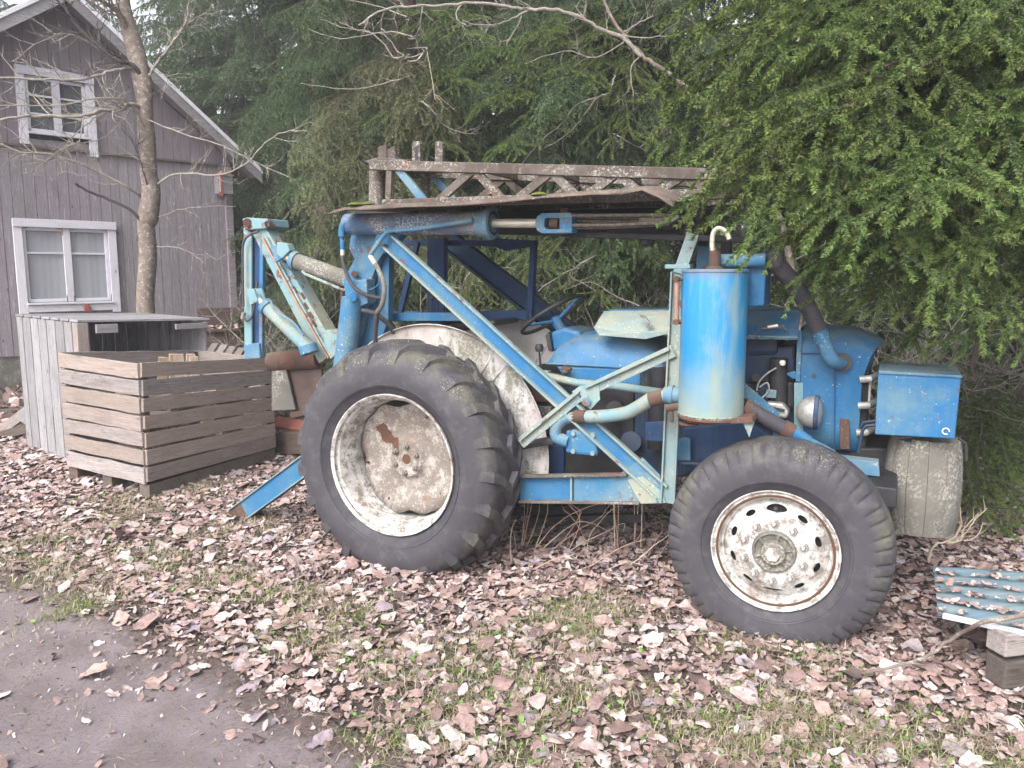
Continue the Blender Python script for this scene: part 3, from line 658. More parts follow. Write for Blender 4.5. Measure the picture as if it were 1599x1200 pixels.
# grille
gx = ur + .075
for j, y in enumerate((592, 633, 675)):
    z = P(1335, y, .60).z; MB().tube([(gx - .035, .585, z), (gx + .01, .585, z + .006), (gx + .03, .63, z + .01), (gx + .05, .84, z + .01), (gx + .03, 1.05, z + .01)], .018, 10).build('grille_bar', M['alu'], sh)
MB().prism([(gx - .04, .60, zbs), (gx + .01, .62, zbs), (gx + .005, .62, zss - .02), (gx - .04, .60, zss - .02)], (0, .46, 0)).build('grille_panel', M['grease'], sh, .004)
for v in (.62, .65): MB().beam((gx + .012, v, P(1335, 590, .6).z), (gx + .012, v, P(1335, 636, .6).z), .012, .016).build('grille_strip', M['alu'], sh, .002)
MB().prism([P(*p, .545) for p in ((1312, 654), (1326, 656), (1327, 702), (1312, 702))], (0, .012, 0)).build('rusted_corner', M['rust'], sh, .002)
MB().lathe((gx - .0, .72, P(1350, 540, .72).z), [(-.02, .03), (.0, .04), (.03, .034), (.04, .0)], 20, 'u').build('badge', M['rust'], sh)
# headlamp
hl = P(1268, 644, .47)
hlo = MB().lathe(hl, [(-.078, 0), (-.073, .023), (-.055, .053), (-.028, .073), (0, .080), (.012, .080)], 28, 'u').build('headlight', M['alu'], T, ang=60)
MB().lathe(hl, [(.010, .079), (.012, .085), (.030, .083), (.032, .073)], 28, 'u').build('bezel', M['dark'], hlo)
MB().lathe(hl, [(.030, .074), (.044, .045), (.050, 0)], 28, 'u').build('lens', M['lens'], hlo)
MB().cyl(hl + Vector((-.01, .02, -.05)), hl + Vector((-.01, .10, -.09)), .014, 8).build('lamp_bracket', M['grease'], hlo)
# steering ram
MB().tube([P(1160, 634, .18), P(1182, 646, .20), P(1228, 671, .24)], .036, 14).build('ram_hose', M['hose'], T)
for a_, b_ in (((1160, 634), (1170, 640)), ((1222, 667), (1236, 675))): MB().tube([P(*a_, .18 if a_[0] < 1200 else .235), P(*b_, .19 if a_[0] < 1200 else .245)], .040, 14).build('hose_clamp', M['rust'], T)
MB().tube([P(1234, 673, .24), P(1262, 690, .26)], .030, 14).build('ram_sleeve', M['bright'], T)
MB().tube([P(1262, 690, .26), P(1300, 710, .30)], .024, 14).build('ram_rod', M['mid'], T)
MB().beam(P(1158, 606, .30), P(1212, 652, .36), .055, .012).build('stay_plate', M['mid'], T, .002)
# ---- front: chassis nose, box and weights
MB().prism([P(*p, .34) for p in ((1280, 712), (1372, 722), (1374, 745), (1280, 735))], (0, .08, 0)).build('nose_beam', M['mid'], T, .004)
MB().beam(P(1345, 752, .42), P(1400, 758, .42), .09, .5).build('nose_beam', M['grease'], T, .006)
MB().prism([P(*p, .60) for p in ((1240, 700), (1420, 700), (1420, 800), (1240, 800))], (0, .5, 0)).build('front_chassis', M['grease'], T, .01)
MB().tube([P(1370, 664, .45), P(1353, 665, .45), P(1347, 672, .45), P(1340, 708, .45)], .008, 8).build('wire_bracket', M['engine'], T)
MB().tube([P(1370, 657, .55), P(1348, 660, .55), P(1344, 668, .55)], .008, 8).build('wire_bracket', M['engine'], T)
vb = .38; dB = .42
bx = [P(1371, 583, vb), P(1501, 590, vb), P(1491, 686, vb), P(1366, 679, vb)]
box_ = MB().prism(bx, (-.0, dB, 0)).build('front_box', M['blue'], T, .006)
ld = [P(1372, 579, vb - .008), P(1503, 587, vb - .008), P(1503, 591, vb - .008), P(1372, 584, vb - .008)]
MB().prism(ld, (0, dB + .02, 0)).build('box_lid', M['mid'], box_, .003)
MB().tube([P(1477, 674, vb - .006) + Vector((.014 * math.cos(t), 0, .014 * math.sin(t))) for t in np.linspace(0, 5.3, 14)], .003, 6).build('lock_ring', M['whitebit'], box_)
MB().tube([P(1497, 685, vb), P(1508, 693, vb), P(1509, 720, vb)], .007, 8).build('box_hook', M['grease'], T)
# round front weight: a barrel shaped block of upright staves
z1 = P(1440, 692, .42).z; z0 = P(1440, 842, .42).z; uL = P(1377, 760, .58).x; uR = P(1503, 760, .58).x; cu = (uL + uR) / 2; Rr = (uR - uL) / 2 * .97; cvv = .60
NS_ = 12
for i in range(NS_):
    t0 = 2 * math.pi * (i + .18) / NS_; t1 = 2 * math.pi * (i + 1.18) / NS_; gp = .035 if i == 7 else .008; rw_ = random.uniform(-.002, .002); zt_j = random.uniform(-.004, .004) - (.008 if i == 7 else 0)
    vs = []; nz = 7; na = 5
    for k in range(nz):
        f = k / (nz - 1); z = lerp(z0, z1 + zt_j, f); r = Rr * (.90 + .13 * math.sin(math.pi * (.12 + .80 * f))) + rw_ - (.006 if k in (0, nz - 1) else 0)
        for q in range(na):
            t = lerp(t0 + gp, t1 - gp * .3, q / (na - 1)); re = r - (.004 if q in (0, na - 1) else 0); vs.append((cu + re * math.cos(t), cvv + re * math.sin(t), z))
    m = MB(); m.add(vs, [(a * na + b_, a * na + b_ + 1, (a + 1) * na + b_ + 1, (a + 1) * na + b_) for a in range(nz - 1) for b_ in range(na - 1)], True)
    n0 = len(m.V); m.V += [(cu, cvv, z0), (cu, cvv, z1 - .004)]
    for b_ in range(na - 1): m.F += [(b_ + 1, b_, n0), ((nz - 1) * na + b_, (nz - 1) * na + b_ + 1, n0 + 1)]; m.S += [False, False]
    for e_ in (0, na - 1): m.F.append(tuple(a * na + e_ for a in range(nz)) + (n0 + 1, n0)); m.S.append(False)
    m.build('stave', M['concrete'], T, ang=40)
# ---- mast at the rear
MB().prism([P(*p, .40) for p in ((548, 366), (604, 368), (604, 388), (590, 408), (578, 445), (562, 520), (548, 560), (526, 560), (540, 470), (536, 440), (553, 405), (545, 388))], (0, .05, 0)).build('mast_plate', M['mid'], T, .004)
MB().prism([P(*p, .46) for p in ((566, 368), (608, 368), (606, 500), (590, 545), (556, 560), (566, 480))], (0, .06, 0)).build('mast_column', M['bright'], T, .004)
MB().cyl(P(551, 466, .34), P(537, 575, .34), .066, 22).build('slew_cylinder', M['mid'], T)
MB().prism([P(*p, .33) for p in ((538, 440), (572, 436), (574, 474), (556, 482), (538, 474))], (0, .09, 0)).build('pivot_bracket', M['mid'], T, .006)
MB().cyl(P(551, 466, .34), P(551, 466, .30), .036, 18).tube([P(551, 466, .30), P(551, 466, .27)], .024, 6).build('pivot_bolt', M['bright'], T, .002)
MB().prism([P(*p, .30) for p in ((581, 385), (588, 366), (628, 366), (600, 397))], (0, .07, 0)).build('mast_bracket', M['blue'], T, .004)
MB().cyl(P(602, 385, .298), P(602, 385, .285), .014, 8).build('bolt', M['dark'], T)
# operator's frame
vcab = 1.10
for name, a_, b_, wd in (('cab_frame', (604, 376), (606, 500), .05), ('cab_frame', (834, 376), (828, 500), .035), ('cab_frame', (600, 380), (838, 380), .035), ('cab_frame', (600, 494), (830, 492), .06)):
    MB().beam(P(*a_, vcab if a_[0] > 610 or b_[0] > 700 else .62), P(*b_, vcab if b_[0] > 610 else .62), wd, .05).build(name, M['dark'], T, .003)
MB().beam(P(600, 495, .60), P(730, 495, .60), .05, .04).build('cab_frame', M['blue'], T, .003)
MB().beam(P(652, 378, .9), P(624, 495, .9), .035, .03).build('cab_strut', M['dark'], T, .003)
MB().beam(P(683, 372, 1.02), P(683, 500, 1.02), .13, .05).build('cab_post', M['dark'], T, .003)
chan('far_diagonal_brace', (703, 376), (900, 528), 1.38, .13, .05, M['dark'], M['engine'], .018)
MB().prism([P(*p, 1.36) for p in ((816, 492), (830, 430), (845, 470), (870, 500))], (0, .01, 0)).build('gusset_plate', M['dark'], T)
MB().prism([P(*p, 1.1) for p in ((770, 372), (838, 376), (838, 384), (790, 392), (770, 385))], (0, .02, 0)).build('gusset_plate', M['dark'], T)
for i, (x, y, r) in enumerate(((675, 466, 0), (685, 464, 0), (698, 461, 0), (704, 466, 0), (710, 470, 0), (662, 476, 0))):
    MB().tube([P(x - 3, 500, .66 + .02 * i), P(x - 2, 485, .66 + .02 * i), P(x, y, .66 + .02 * i)], .005, 6).lathe(P(x, y, .66 + .02 * i), [(-.014, 0), (-.010, .012), (0, .016), (.010, .012), (.014, 0)], 10, 'z').build('control_lever', M['black'], T)
MB().bb(P(650, 492, .62), P(722, 506, .9)).build('valve_block', M['black'], T, .006)
MB().prism([P(*p, .70) for p in ((700, 506), (770, 500), (775, 508), (705, 520))], (0, .36, 0)).build('seat_pan', M['black'], T, .02)
# ---- boom-top cylinder
ca = P(542, 351, .33); cb = P(762, 349, .33)
cyl = MB().cyl(ca, cb, .063, 28).build('lift_cylinder', M['lichenpaint'], T, ang=40)
cdir = (cb - ca).normalized()
MB().lathe(cb, [(-.055, .062), (-.055, .072), (.0, .074), (.004, .088), (.030, .088), (.034, .080), (.034, .045), (.028, .045), (.028, .0)], 32, 'u').build('cylinder_head', M['mid'], cyl, ang=30)
MB().lathe(cb, [(.0345, .05), (.037, .062), (.0345, .066)], 28, 'u').build('gland_ring', M['black'], cyl)
ra = cb + cdir * .03; rb = P(842, 349, .33); MB().cyl(ra, rb, .024, 18).build('piston_rod', M['rod'], cyl)
# clevis
cl = [P(*p, .28) for p in ((838, 338), (846, 333), (890, 332), (893, 338), (893, 341), (852, 341), (850, 344), (850, 355), (853, 358), (893, 358), (893, 364), (846, 365), (838, 360), (835, 349))]
MB().prism(cl, (0, .09, 0)).build('clevis', M['mid'], T, .004)
MB().prism([P(*p, .285) for p in ((873, 335), (893, 335), (893, 360), (873, 360))], (0, .08, 0)).build('sheave_block', M['bright'], T, .005)
MB().cyl(P(860, 349, .30), P(872, 350, .30), .026, 12).build('sheave_nut', M['rust'], T)
MB().cyl(P(881, 333, .33), P(881, 326, .33), .020, 10).build('sheave_pin', M['rust'], T)
for k, (y0, y1, v) in enumerate(((337, 336, .29), (340, 341, .33), (345, 343, .36), (352, 347, .30), (356, 350, .34))):
    MB().tube(sm([P(890, y0, v), P(960, (y0 + y1) / 2 + (2 if k > 1 else 0), v), P(1046, y1, v)], 8), .0085 if k != 1 else .006, 8).build('steel_rope', M['rope'], T)
MB().cyl(P(1000, 343, .33) , P(1044, 343, .33), .026, 12).build('rope_bundle', M['rope'], T)
MB().tube([P(1040, 336, .33), P(1050, 343, .33), P(1060, 338, .33)], [.012, .014, .009], 8).build('rope_end', M['alu'], T)
# pipes and hoses at the mast
MB().tube(sm([P(578, 403, .24), P(580, 396, .24), P(598, 370, .24), P(610, 361, .24), P(640, 359, .24), P(690, 352, .24), P(738, 344, .24)], 6), .013, 10).build('hydraulic_pipe', M['mid'], T)
MB().bb(P(728, 339, .25), P(744, 350, .30)).build('pipe_fitting', M['mid'], T, .004)
MB().tube(sm([P(547, 346, .30), P(537, 350, .28), P(534, 360, .28), P(534, 370, .28)], 6), .021, 12).build('pipe_elbow', M['mid'], T)
MB().tube([P(534, 368, .28), P(534, 376, .28), P(535, 377, .28), P(535, 390, .28)], [.012, .012, .016, .015], 10).build('hose_fitting', M['bright'], T)
MB().tube([P(535, 390, .28), P(535, 399, .28)], .014, 10).build('hose_fitting', M['rod'], T)
MB().tube(sm([P(535, 398, .28), P(537, 415, .28), P(550, 445, .28), P(570, 460, .30), P(595, 466, .34)], 6), .012, 10).build('hydraulic_hose', M['hose'], T)
MB().tube([P(578, 400, .24), P(586, 412, .24)], .016, 10).build('hose_fitting', M['rod'], T)
MB().tube(sm([P(585, 410, .24), P(595, 430, .24), P(600, 450, .24), P(597, 475, .25), P(589, 488, .28)], 6), .014, 10).build('hydraulic_hose', M['concrete'], T)
MB().tube(sm([P(589, 486, .28), P(588, 500, .30), P(586, 530, .34), P(590, 560, .38)], 6), .014, 10).build('hydraulic_hose', M['hose'], T)
MB().tube(sm([P(565, 485, .30), P(585, 490, .33), P(605, 505, .38), P(615, 520, .42)], 6), .015, 10).build('hydraulic_hose', M['hose'], T)
MB().tube(sm([P(586, 415, .35), P(592, 440, .35), P(580, 452, .35), P(560, 450, .35)], 6), .003, 6).build('wire', M['blue'], T)
# ---- roof sheet
rp = [(514, 331), (540, 325), (575, 323), (620, 320), (632, 321), (700, 318), (780, 311), (850, 306), (920, 301), (975, 297), (1003, 293), (1030, 306), (1052, 318)]
near = [P(x, y, .10) for x, y in rp]; m = MB(); lip = []
rows = []
for i, p in enumerate(near):
    z = p.z; u = p.x; s = i / (len(near) - 1)
    wv = .007 * math.sin(i * 1.9)
    row = [Vector((u, .095, z - .014 + wv * .8)), Vector((u, .10, z - .004)), Vector((u, .14, z + .012)), Vector((u + .01, .35, z + .03 + wv)), Vector((u, .9, z + .05 - wv)), Vector((u, 1.35, z + .03)), Vector((u, 1.6, z - .01))]
    rows.append(row)
R2 = []
for i in range(len(rows) - 1):
    for f in (0, .33, .66): R2.append([lerp(a, b_, f) for a, b_ in zip(rows[i], rows[i + 1])])
R2.append(rows[-1]); k = 7
m.add([v for r in R2 for v in r], [(i * k + j, i * k + j + 1, (i + 1) * k + j + 1, (i + 1) * k + j) for i in range(len(R2) - 1) for j in range(k - 1)], True)
roof = m.build('roof_sheet', M['roofsheet'], T, ang=50); sol = roof.modifiers.new('thick', 'SOLIDIFY'); sol.thickness = .006
MB().beam(P(700, 352, .62), P(1105, 358, .62), .10, .08).build('roof_beam', M['grease'], T, .004)
MB().beam(P(560, 336, .9), P(1100, 330, .9), .10, .08).build('roof_beam', M['grease'], T, .004)
MB().beam(P(880, 366, .45), P(1200, 376, .45), .03, .06).build('roof_beam', M['grease'], T, .004)
MB().beam(P(1010, 366, .5), P(1012, 384, .5), .07, .06).build('beam_lug', M['grease'], T, .01)
MB().prism([P(*p, .50) for p in ((1052, 318), (1098, 322), (1092, 384), (1062, 380))], (0, .35, 0)).build('front_mast_head', M['grease'], T, .006)
MB().prism([P(*p, .47) for p in ((1070, 335), (1082, 335), (1080, 372), (1068, 370))], (0, .03, 0)).build('head_plate', M['lichen'], T, .003)
MB().beam(P(1101, 370, .72), P(1098, 430, .72), .07, .05).build('rear_post', M['mid'], T, .003)
MB().beam(P(1135, 370, .72), P(1132, 430, .72), .05, .05).build('rear_post', M['grease'], T, .003)
for a_, r in (((566, 323, .2), .05), ((584, 322, .24), .04), ((850, 308, .2), .045)):
    p = P(*a_); 
    MB().lathe(p + Vector((0, -.06, .02)), [(.002, 0), (-.002, r * .5), (-.008, r * .9), (-.016, r)], 12, 'z').build('moss_patch', M['moss'], roof)
# ---- lattice boom
for v, dy in ((.34, 0), (.74, 0)):
    k = 0 if v < .5 else 1
    a_ = P(600 if k == 0 else 600, 259 if k == 0 else 259, .34); b_ = P(1225, 276, .34); a_.y = b_.y = v
    la = P(600, 316, .34); lb_ = P(1225, 300, .34); la.y = lb_.y = v; la.z -= .012
    ch = MB().beam(a_ + (a_ - b_).normalized() * .09, b_, .055, .05).build('boom_chord', M['lichen'], T, .004)
    MB().beam(la, lb_, .05, .05).build('boom_chord', M['lichen'], T, .004)
    for (x0, x1, mt) in ((622, 664, 'mid'), (738, 682, 'lichen'), (742, 786, 'lichen'), (860, 805, 'lichen'), (862, 905, 'lichen'), (962, 910, 'lichen'), (965, 1008, 'lichen'), (1068, 1012, 'lichen'), (1072, 1120, 'lichen'), (1170, 1125, 'lichen'), (1175, 1220, 'lichen')):
        p0 = P(x0, lerp(264, 277, (x0 - 600) / 625), .34); p1 = P(x1, lerp(318, 305, (x1 - 600) / 625), .34); p0.y = p1.y = v + .005
        MB().beam(p0, p1, .045, .03).build('lattice_bar', M[mt], T, .003)
    p0 = P(610, 262, .34); p1 = P(608, 318, .34); p0.y = p1.y = v; MB().beam(p0, p1, .036, .036).build('boom_upright', M['lichen'], T, .003)
p0 = P(589, 268, .5); p1 = P(588, 322, .5); MB().cyl(p0, p1, .048, 20).build('boom_pivot', M['lichen'], T)
for x in (760, 862, 965, 1069, 1172): 
    p = P(x, lerp(259, 276, (x - 600) / 625), .34); MB().beam((p.x, .34, p.z - .01), (p.x, .74, p.z - .01), .03, .03, (1, 0, 0)).build('boom_tie', M['lichen'], T, .003)
MB().prism([P(*p, .34) for p in ((568, 252), (590, 246), (640, 250), (620, 256), (582, 258))], (0, .42, 0)).build('boom_end_plate', M['lichen'], T, .004)
for pts in (((590, 230), (603, 226), (604, 250), (590, 250)), ((604, 234), (616, 228), (617, 251), (605, 251))): MB().prism([P(*p, .40) for p in pts], (0, .05, 0)).build('end_lug', M['lichen'], T, .003)
for x0, x1, hole in ((643, 656, 1), (679, 691, 0)):
    o = MB().prism([P(*p, .5) for p in ((x0, 256), (x0, 224), (x0 + 2, 221), (x1 - 2, 221), (x1, 224), (x1, 256))], (0, .03, 0)).build('guide_peg', M['lichen'], T, .004)
    if hole: MB().bb(P(648, 229, .498), P(653, 250, .50)).build('peg_slot', M['black'], o)
pu = P(1215, 275, .34)
MB().bb(P(1193, 266, .36), P(1240, 284, .42)).build('boom_tip_block', M['grease'], T, .004)
MB().cyl(pu + Vector((0, -.01, 0)), pu + Vector((0, .08, 0)), .045, 20).build('boom_sheave', M['grease'], T, .004)
# ---- backhoe arm
va = .52
def arm(name, a_, b_, w0, w1, thk, mat, v=va):
    a = P(*a_, v); b = P(*b_, v); d = (b - a).normalized(); n_ = Vector((0, 1, 0)).cross(d).normalized()
    return MB().prism([a + n_ * w0 / 2, b + n_ * w1 / 2, b - n_ * w1 / 2, a - n_ * w0 / 2], (0, thk, 0)).build(name, mat, T, .006)
bo = arm('backhoe_boom', (402, 357), (512, 558), .115, .175, .12, M['arm'])
a = P(400, 352, va - .002); b = P(512, 552, va - .002)
for k_, (d1, d2) in enumerate((((8, 0), (14, -2)), ((13, -2), (19, -5)))):
    MB().tube(sm([P(402 + d1[0], 372 + d1[1], va - .02), P(452 + d1[0], 466, va - .02), P(505 + d2[0] - 6, 560, va - .02)], 6), .008, 8).build('arm_pipe', M['copper'] if k_ == 0 else M['arm'], bo)
rg = random.Random(9)
for (x, y) in ((458, 453), (470, 462), (475, 478), (483, 492), (488, 505)): MB().box(P(x + 8, y, va + .03), (.05, .07, .02), Matrix.Rotation(.9, 3, 'Y')).build('rust_flake', M['rust'], bo, .003)
MB().prism([P(*p, va - .03) for p in ((378, 342), (384, 340), (418, 342), (420, 354), (414, 357), (382, 360))], (0, .2, 0)).build('arm_knuckle', M['arm'], T, .006)
MB().cyl(P(386, 348, va - .05), P(386, 348, va + .22), .028, 14).build('knuckle_pin', M['rust'], T)
MB().cyl(P(418, 350, va - .03), P(418, 350, va + .2), .020, 12).build('knuckle_pin', M['grease'], T)
dp = arm('dipper_arm', (386, 356), (387, 552), .07, .065, .02, M['arm'], va - .0)
arm('dipper_plate', (402, 372), (399, 556), .10, .10, .012, M['dark'], va + .03)
arm('dipper_side', (408, 372), (406, 556), .03, .03, .03, M['mid'], va + .0)
MB().tube(sm([P(404, 362, va - .03), P(392, 366, va - .04), P(380, 380, va - .04), P(379, 420, va - .04), P(380, 480, va - .04)], 6), .008, 8).build('hydraulic_hose', M['hose'], T)
MB().tube(sm([P(402, 440, va - .03), P(395, 490, va - .04), P(386, 502, va - .04), P(381, 495, va - .04)], 6), .007, 8).build('hydraulic_hose', M['hose'], T)
MB().cyl(P(381, 488, va - .04), P(379, 498, va - .04), .016, 10).build('grease_cap', M['chrome'], T)
MB().prism([P(*p, va - .02) for p in ((380, 538), (404, 536), (406, 560), (382, 562))], (0, .06, 0)).build('dipper_foot', M['mid'], T, .006)
# bucket cylinder and boom cylinder
def ram(pts, v, r, rr, mat):
    a, b, c_, d = [P(*p, v) for p in pts]
    o = MB().cyl(c_, d, r, 22).build('ram_cylinder', mat, T, ang=40)
    dd = (d - c_).normalized(); MB().tube([c_ - dd * .004, c_ + dd * .03], r + .010, 22).build('ram_collar', M['mid'], o)
    MB().cyl(a, c_, rr, 12).build('ram_rod', M['rod'], o)
    MB().prism([a + Vector((-.05, -.03, .05)), a + Vector((.02, -.03, .05)), a + Vector((.05, -.03, -.03)), a + Vector((-.02, -.03, -.06))], (0, .02, 0)).prism([a + Vector((-.05, .04, .05)), a + Vector((.02, .04, .05)), a + Vector((.05, .04, -.03)), a + Vector((-.02, .04, -.06))], (0, .02, 0)).build('ram_clevis', mat if mat is not M['concrete'] else M['mid'], o, .004)
    return o
ram(((437, 396), (437, 396), (459, 407), (546, 438)), .46, .052, .024, M['concrete'])
ram(((398, 463), (398, 463), (414, 477), (484, 545)), .44, .046, .020, M['arm'])
MB().prism([P(*p, .42) for p in ((432, 378), (448, 381), (452, 392), (440, 404), (432, 398))], (0, .06, 0)).build('ram_eye', M['arm'], T, .005)
MB().tube(sm([P(423, 470, .36), P(432, 488, .36), P(456, 502, .36), P(474, 524, .36)], 5), .008, 8).build('arm_pipe', M['mid'], T)
MB().tube([P(472, 424, .40), P(476, 428, .40), P(535, 453, .38), P(560, 453, .36)], .009, 8).build('arm_pipe', M['pale'], T)
MB().cyl(P(553, 428, .40), P(553, 428, .33), .018, 10).build('pin_head', M['rust'], T)
MB().tube([P(534, 455, .36), P(534, 476, .36), P(535, 500, .36)], [.009, .014, .009], 8).build('hose_fitting', M['rust'], T)
MB().cyl(P(480, 540, .40), P(484, 552, .40), .06, 14).build('ram_base', M['mid'], T)
MB().prism([P(*p, .5) for p in ((508, 515), (530, 518), (532, 545), (518, 560), (505, 540))], (0, .12, 0)).build('boom_foot', M['arm'], T, .006)
# bucket (rusty), behind the crate
bv = .95
bko = MB().tube([P(424, 566, bv), P(500, 560, bv)], .075, 16).build('bucket', M['rust'], T, .004)
MB().prism([P(*p, bv + .0) for p in ((440, 572), (502, 566), (502, 640), (455, 646))], (0, .02, 0)).build('bucket_back', M['darkrust'], bko, .003)
MB().prism([P(*p, bv - .04) for p in ((424, 572), (446, 574), (461, 640), (424, 642))], (0, .02, 0)).build('bucket_side', M['concrete'], bko, .004)
MB().prism([P(*p, bv - .03) for p in ((452, 645), (505, 634), (505, 642), (454, 654))], (0, .4, 0)).build('bucket_lip', M['rust'], bko, .004)
# stabiliser leg behind the rear wheel
sa = P(372, 806, .36); sb = P(500, 712, .36); dd = (sb - sa).normalized(); up_ = Vector((0, -1, 0)).cross(dd).normalized()
if up_.z < 0: up_ = -up_
st = MB().beam(sa - up_ * .0, sb, .115, .09).build('stabiliser_leg', M['bright'], T, .005)
MB().beam(sa - dd * .03 - up_ * .005, sa + dd * .12, .120, .096).build('stabiliser_foot', M['rust'], st, .004)
for s_ in (1, -1): MB().beam(sa + up_ * s_ * .06 - Vector((0, .05, 0)), sb + up_ * s_ * .06 - Vector((0, .05, 0)), .008, .02).build('leg_edge', M['pale'], st, .002)
for p_ in ((790, 800, 950, 792), (830, 812, 1010, 808)): MB().beam(P(p_[0], p_[1], .9), P(p_[2], p_[3], .9), .05, .06).build('drag_link', M['grease'], T, .004)
# ================================================================ GROUND, ROAD
def gz(x, y):
    z = .012 * noise.noise(Vector((x * 1.7, y * 1.7, 0))) + .02 * noise.noise(Vector((x * .5, y * .5, 3)))
    if y > 9.5: z += .055 * (y - 9.5) * min(1, (y - 9.5) / 4)
    return z - .012
def ground_mat():
    n = NT('leafy forest soil'); c = n.mix(n.ramp(n.noise(9, 9, .8), .35, .65), (.12, .088, .080), (.21, .165, .150))
    c = n.mix(n.ramp(n.noise(60, 8, .85), .5, .62), c, (.27, .215, .195)); c = n.mix(n.ramp(n.noise(95, 6, .85), .54, .62), c, (.05, .036, .03)); c = n.mix(n.mul(n.ramp(n.noise(1.1, 5), .52, .66), n.ramp(n.noise(40, 4), .4, .55)), c, (.11, .13, .045))
    n.bump(n.noise(45, 10, .85), 1.0, .03); return n.done(c, .95, 0, .1)
xs = sorted(set([round(v, 2) for v in np.concatenate([np.linspace(-70, -8, 16), np.linspace(-8, 6, 71), np.linspace(6, 70, 16)])]))
ys = sorted(set([round(v, 2) for v in np.concatenate([np.linspace(-30, 0, 8), np.linspace(0, 16, 81), np.linspace(16, 110, 24)])]))
vs = [(x, y, gz(x, y)) for y in ys for x in xs]; nx = len(xs)
m = MB().add(vs, [(j * nx + i, j * nx + i + 1, (j + 1) * nx + i + 1, (j + 1) * nx + i) for j in range(len(ys) - 1) for i in range(nx - 1)], True)
go = m.build('ground', ground_mat(), ang=180); tag(go, 'leaf strewn brown forest ground under the tractor', kind='structure')
def road_edge(x):                    # y of the road's far edge
    pts = [(-60, 40), (-12, 10.2), (-7, 7.4), (-4, 5.25), (-2.56, 4.22), (-1.4, 3.36), (-.60, 2.74), (.3, 2.1), (.9, 1.7), (1.5, 1.0), (6, -1.6), (30, -12)]
    return float(np.interp(x, [p[0] for p in pts], [p[1] for p in pts])) + .16 * noise.noise(Vector((x * 1.9, 0, 7))) + .08 * noise.noise(Vector((x * 7, 0, 1))) + .05 * noise.noise(Vector((x * 23, 0, 1)))
def road_mat():
    n = NT('damp fine gravel road'); c = n.mix(n.ramp(n.noise(3, 6, .65), .35, .65), (.285, .235, .25), (.37, .31, .33))
    c = n.mix(n.ramp(n.noise(140, 4, .8), .52, .66), c, (.30, .27, .27)); c = n.mix(n.ramp(n.noise(60, 5, .8), .55, .7), c, (.10, .08, .08))
    c = n.mix(n.mul(n.ramp(n.noise(1.6, 7, .7), .46, .62), .55), c, (.17, .135, .125)); c = n.mix(n.ramp(n.noise(45, 8, .85), .58, .66), c, (.30, .235, .21))
    ed_ = n.ramp(n.mul(n.attr('edge', 'Fac'), n.mul(n.noise(22, 8, .8), .9, 'SUBTRACT'), 'ADD'), -.12, .12); soil = n.mix(n.ramp(n.noise(60, 8, .85), .4, .62), (.11, .082, .074), (.25, .20, .185)); c = n.mix(ed_, c, soil)
    n.bump(n.noise(70, 10, .85), 1.0, .02); return n.done(c, .85, 0, .25)
m = MB(); rx = np.concatenate([np.linspace(-40, -8, 12), np.linspace(-7.8, 3, 420), np.linspace(3.5, 30, 10)]); vs = []; kk = 26
for x in rx:
    e = road_edge(x)
    for j in range(kk):
        f = (j / (kk - 1)) ** 2.6; y = e - f * (e + 14 if e > -12 else 3); vs.append((x, y, gz(x, y) + .006 - (.02 if j == 0 else 0)))
m.add(vs, [(i * kk + j, i * kk + j + 1, (i + 1) * kk + j + 1, (i + 1) * kk + j) for i in range(len(rx) - 1) for j in range(kk - 1)], True)
ro = m.build('road', road_mat(), ang=180); ea = ro.data.attributes.new('edge', 'FLOAT', 'POINT'); ea.data.foreach_set('value', [float(np.interp((j / (kk - 1)) ** 2.6 * (road_edge(x) + 14 if road_edge(x) > -12 else 3), [0, .10, .45], [1.0, .55, .0])) for x in rx for j in range(kk)])
tag(ro, 'grey gravel track across the lower left corner', kind='structure')

# ================================================================ HOUSE
HD = Vector((math.sin(math.radians(44)), math.cos(math.radians(44)), 0)); HN = Vector((HD.y, -HD.x, 0)); H0 = gnd(20, 610); H0.z = 0
def HX(x, y, off=0.0):
    r = ray(x, y); t = (H0 + HN * off - EYE).dot(HN) / r.dot(HN); p = EYE + r * t; return ((p - H0).dot(HD), p.z)
HRZ = math.atan2(HD.y, HD.x)
house = empty('house', H0, HRZ)      # local x along the gable wall, local -y toward the viewer
tag(house, 'weathered brown wooden house with white framed windows and pale bargeboards', 'house')
def hv(s, z, off): return Vector((s, -off, z))
S1 = HX(365, 420)[0]; PK = HX(100, 6, .35); SL = -(PK[0] - 1.0) ; 
_pk = HX(103, -14, .42); _ev = HX(396, 262, .42); _lf = HX(0, 34, .42); pk_s = _pk[0]; pk_z = _pk[1]; S0 = 2 * pk_s - S1; sl = (_pk[1] - _ev[1]) / (_ev[0] - _pk[0]); sl_l = (_pk[1] - _lf[1]) / (_pk[0] - _lf[0]); sl_l = min(max(sl_l, .45), .85); print('roof', pk_s, pk_z, sl, sl_l, _ev)
def roof_z(s): return pk_z - (s - pk_s) * sl if s > pk_s else pk_z - (pk_s - s) * sl_l
zl = 3.36; zf = .49
wl = [HX(18, 346), HX(181, 489)]; w1 = (HX(17, 345)[0], HX(178, 345)[0], HX(28, 490)[1], HX(18, 342)[1])
w2 = (HX(20, 102)[0], HX(144, 125)[0], HX(147, 233)[1] , HX(20, 102)[1])
wall = MB().prism([hv(S0, zf, -.05), hv(S1, zf, -.05), hv(S1, roof_z(S1) - .02, -.05), hv(pk_s, roof_z(pk_s) - .02, -.05), hv(S0, roof_z(S0) - .02, -.05)], (0, .03, 0))
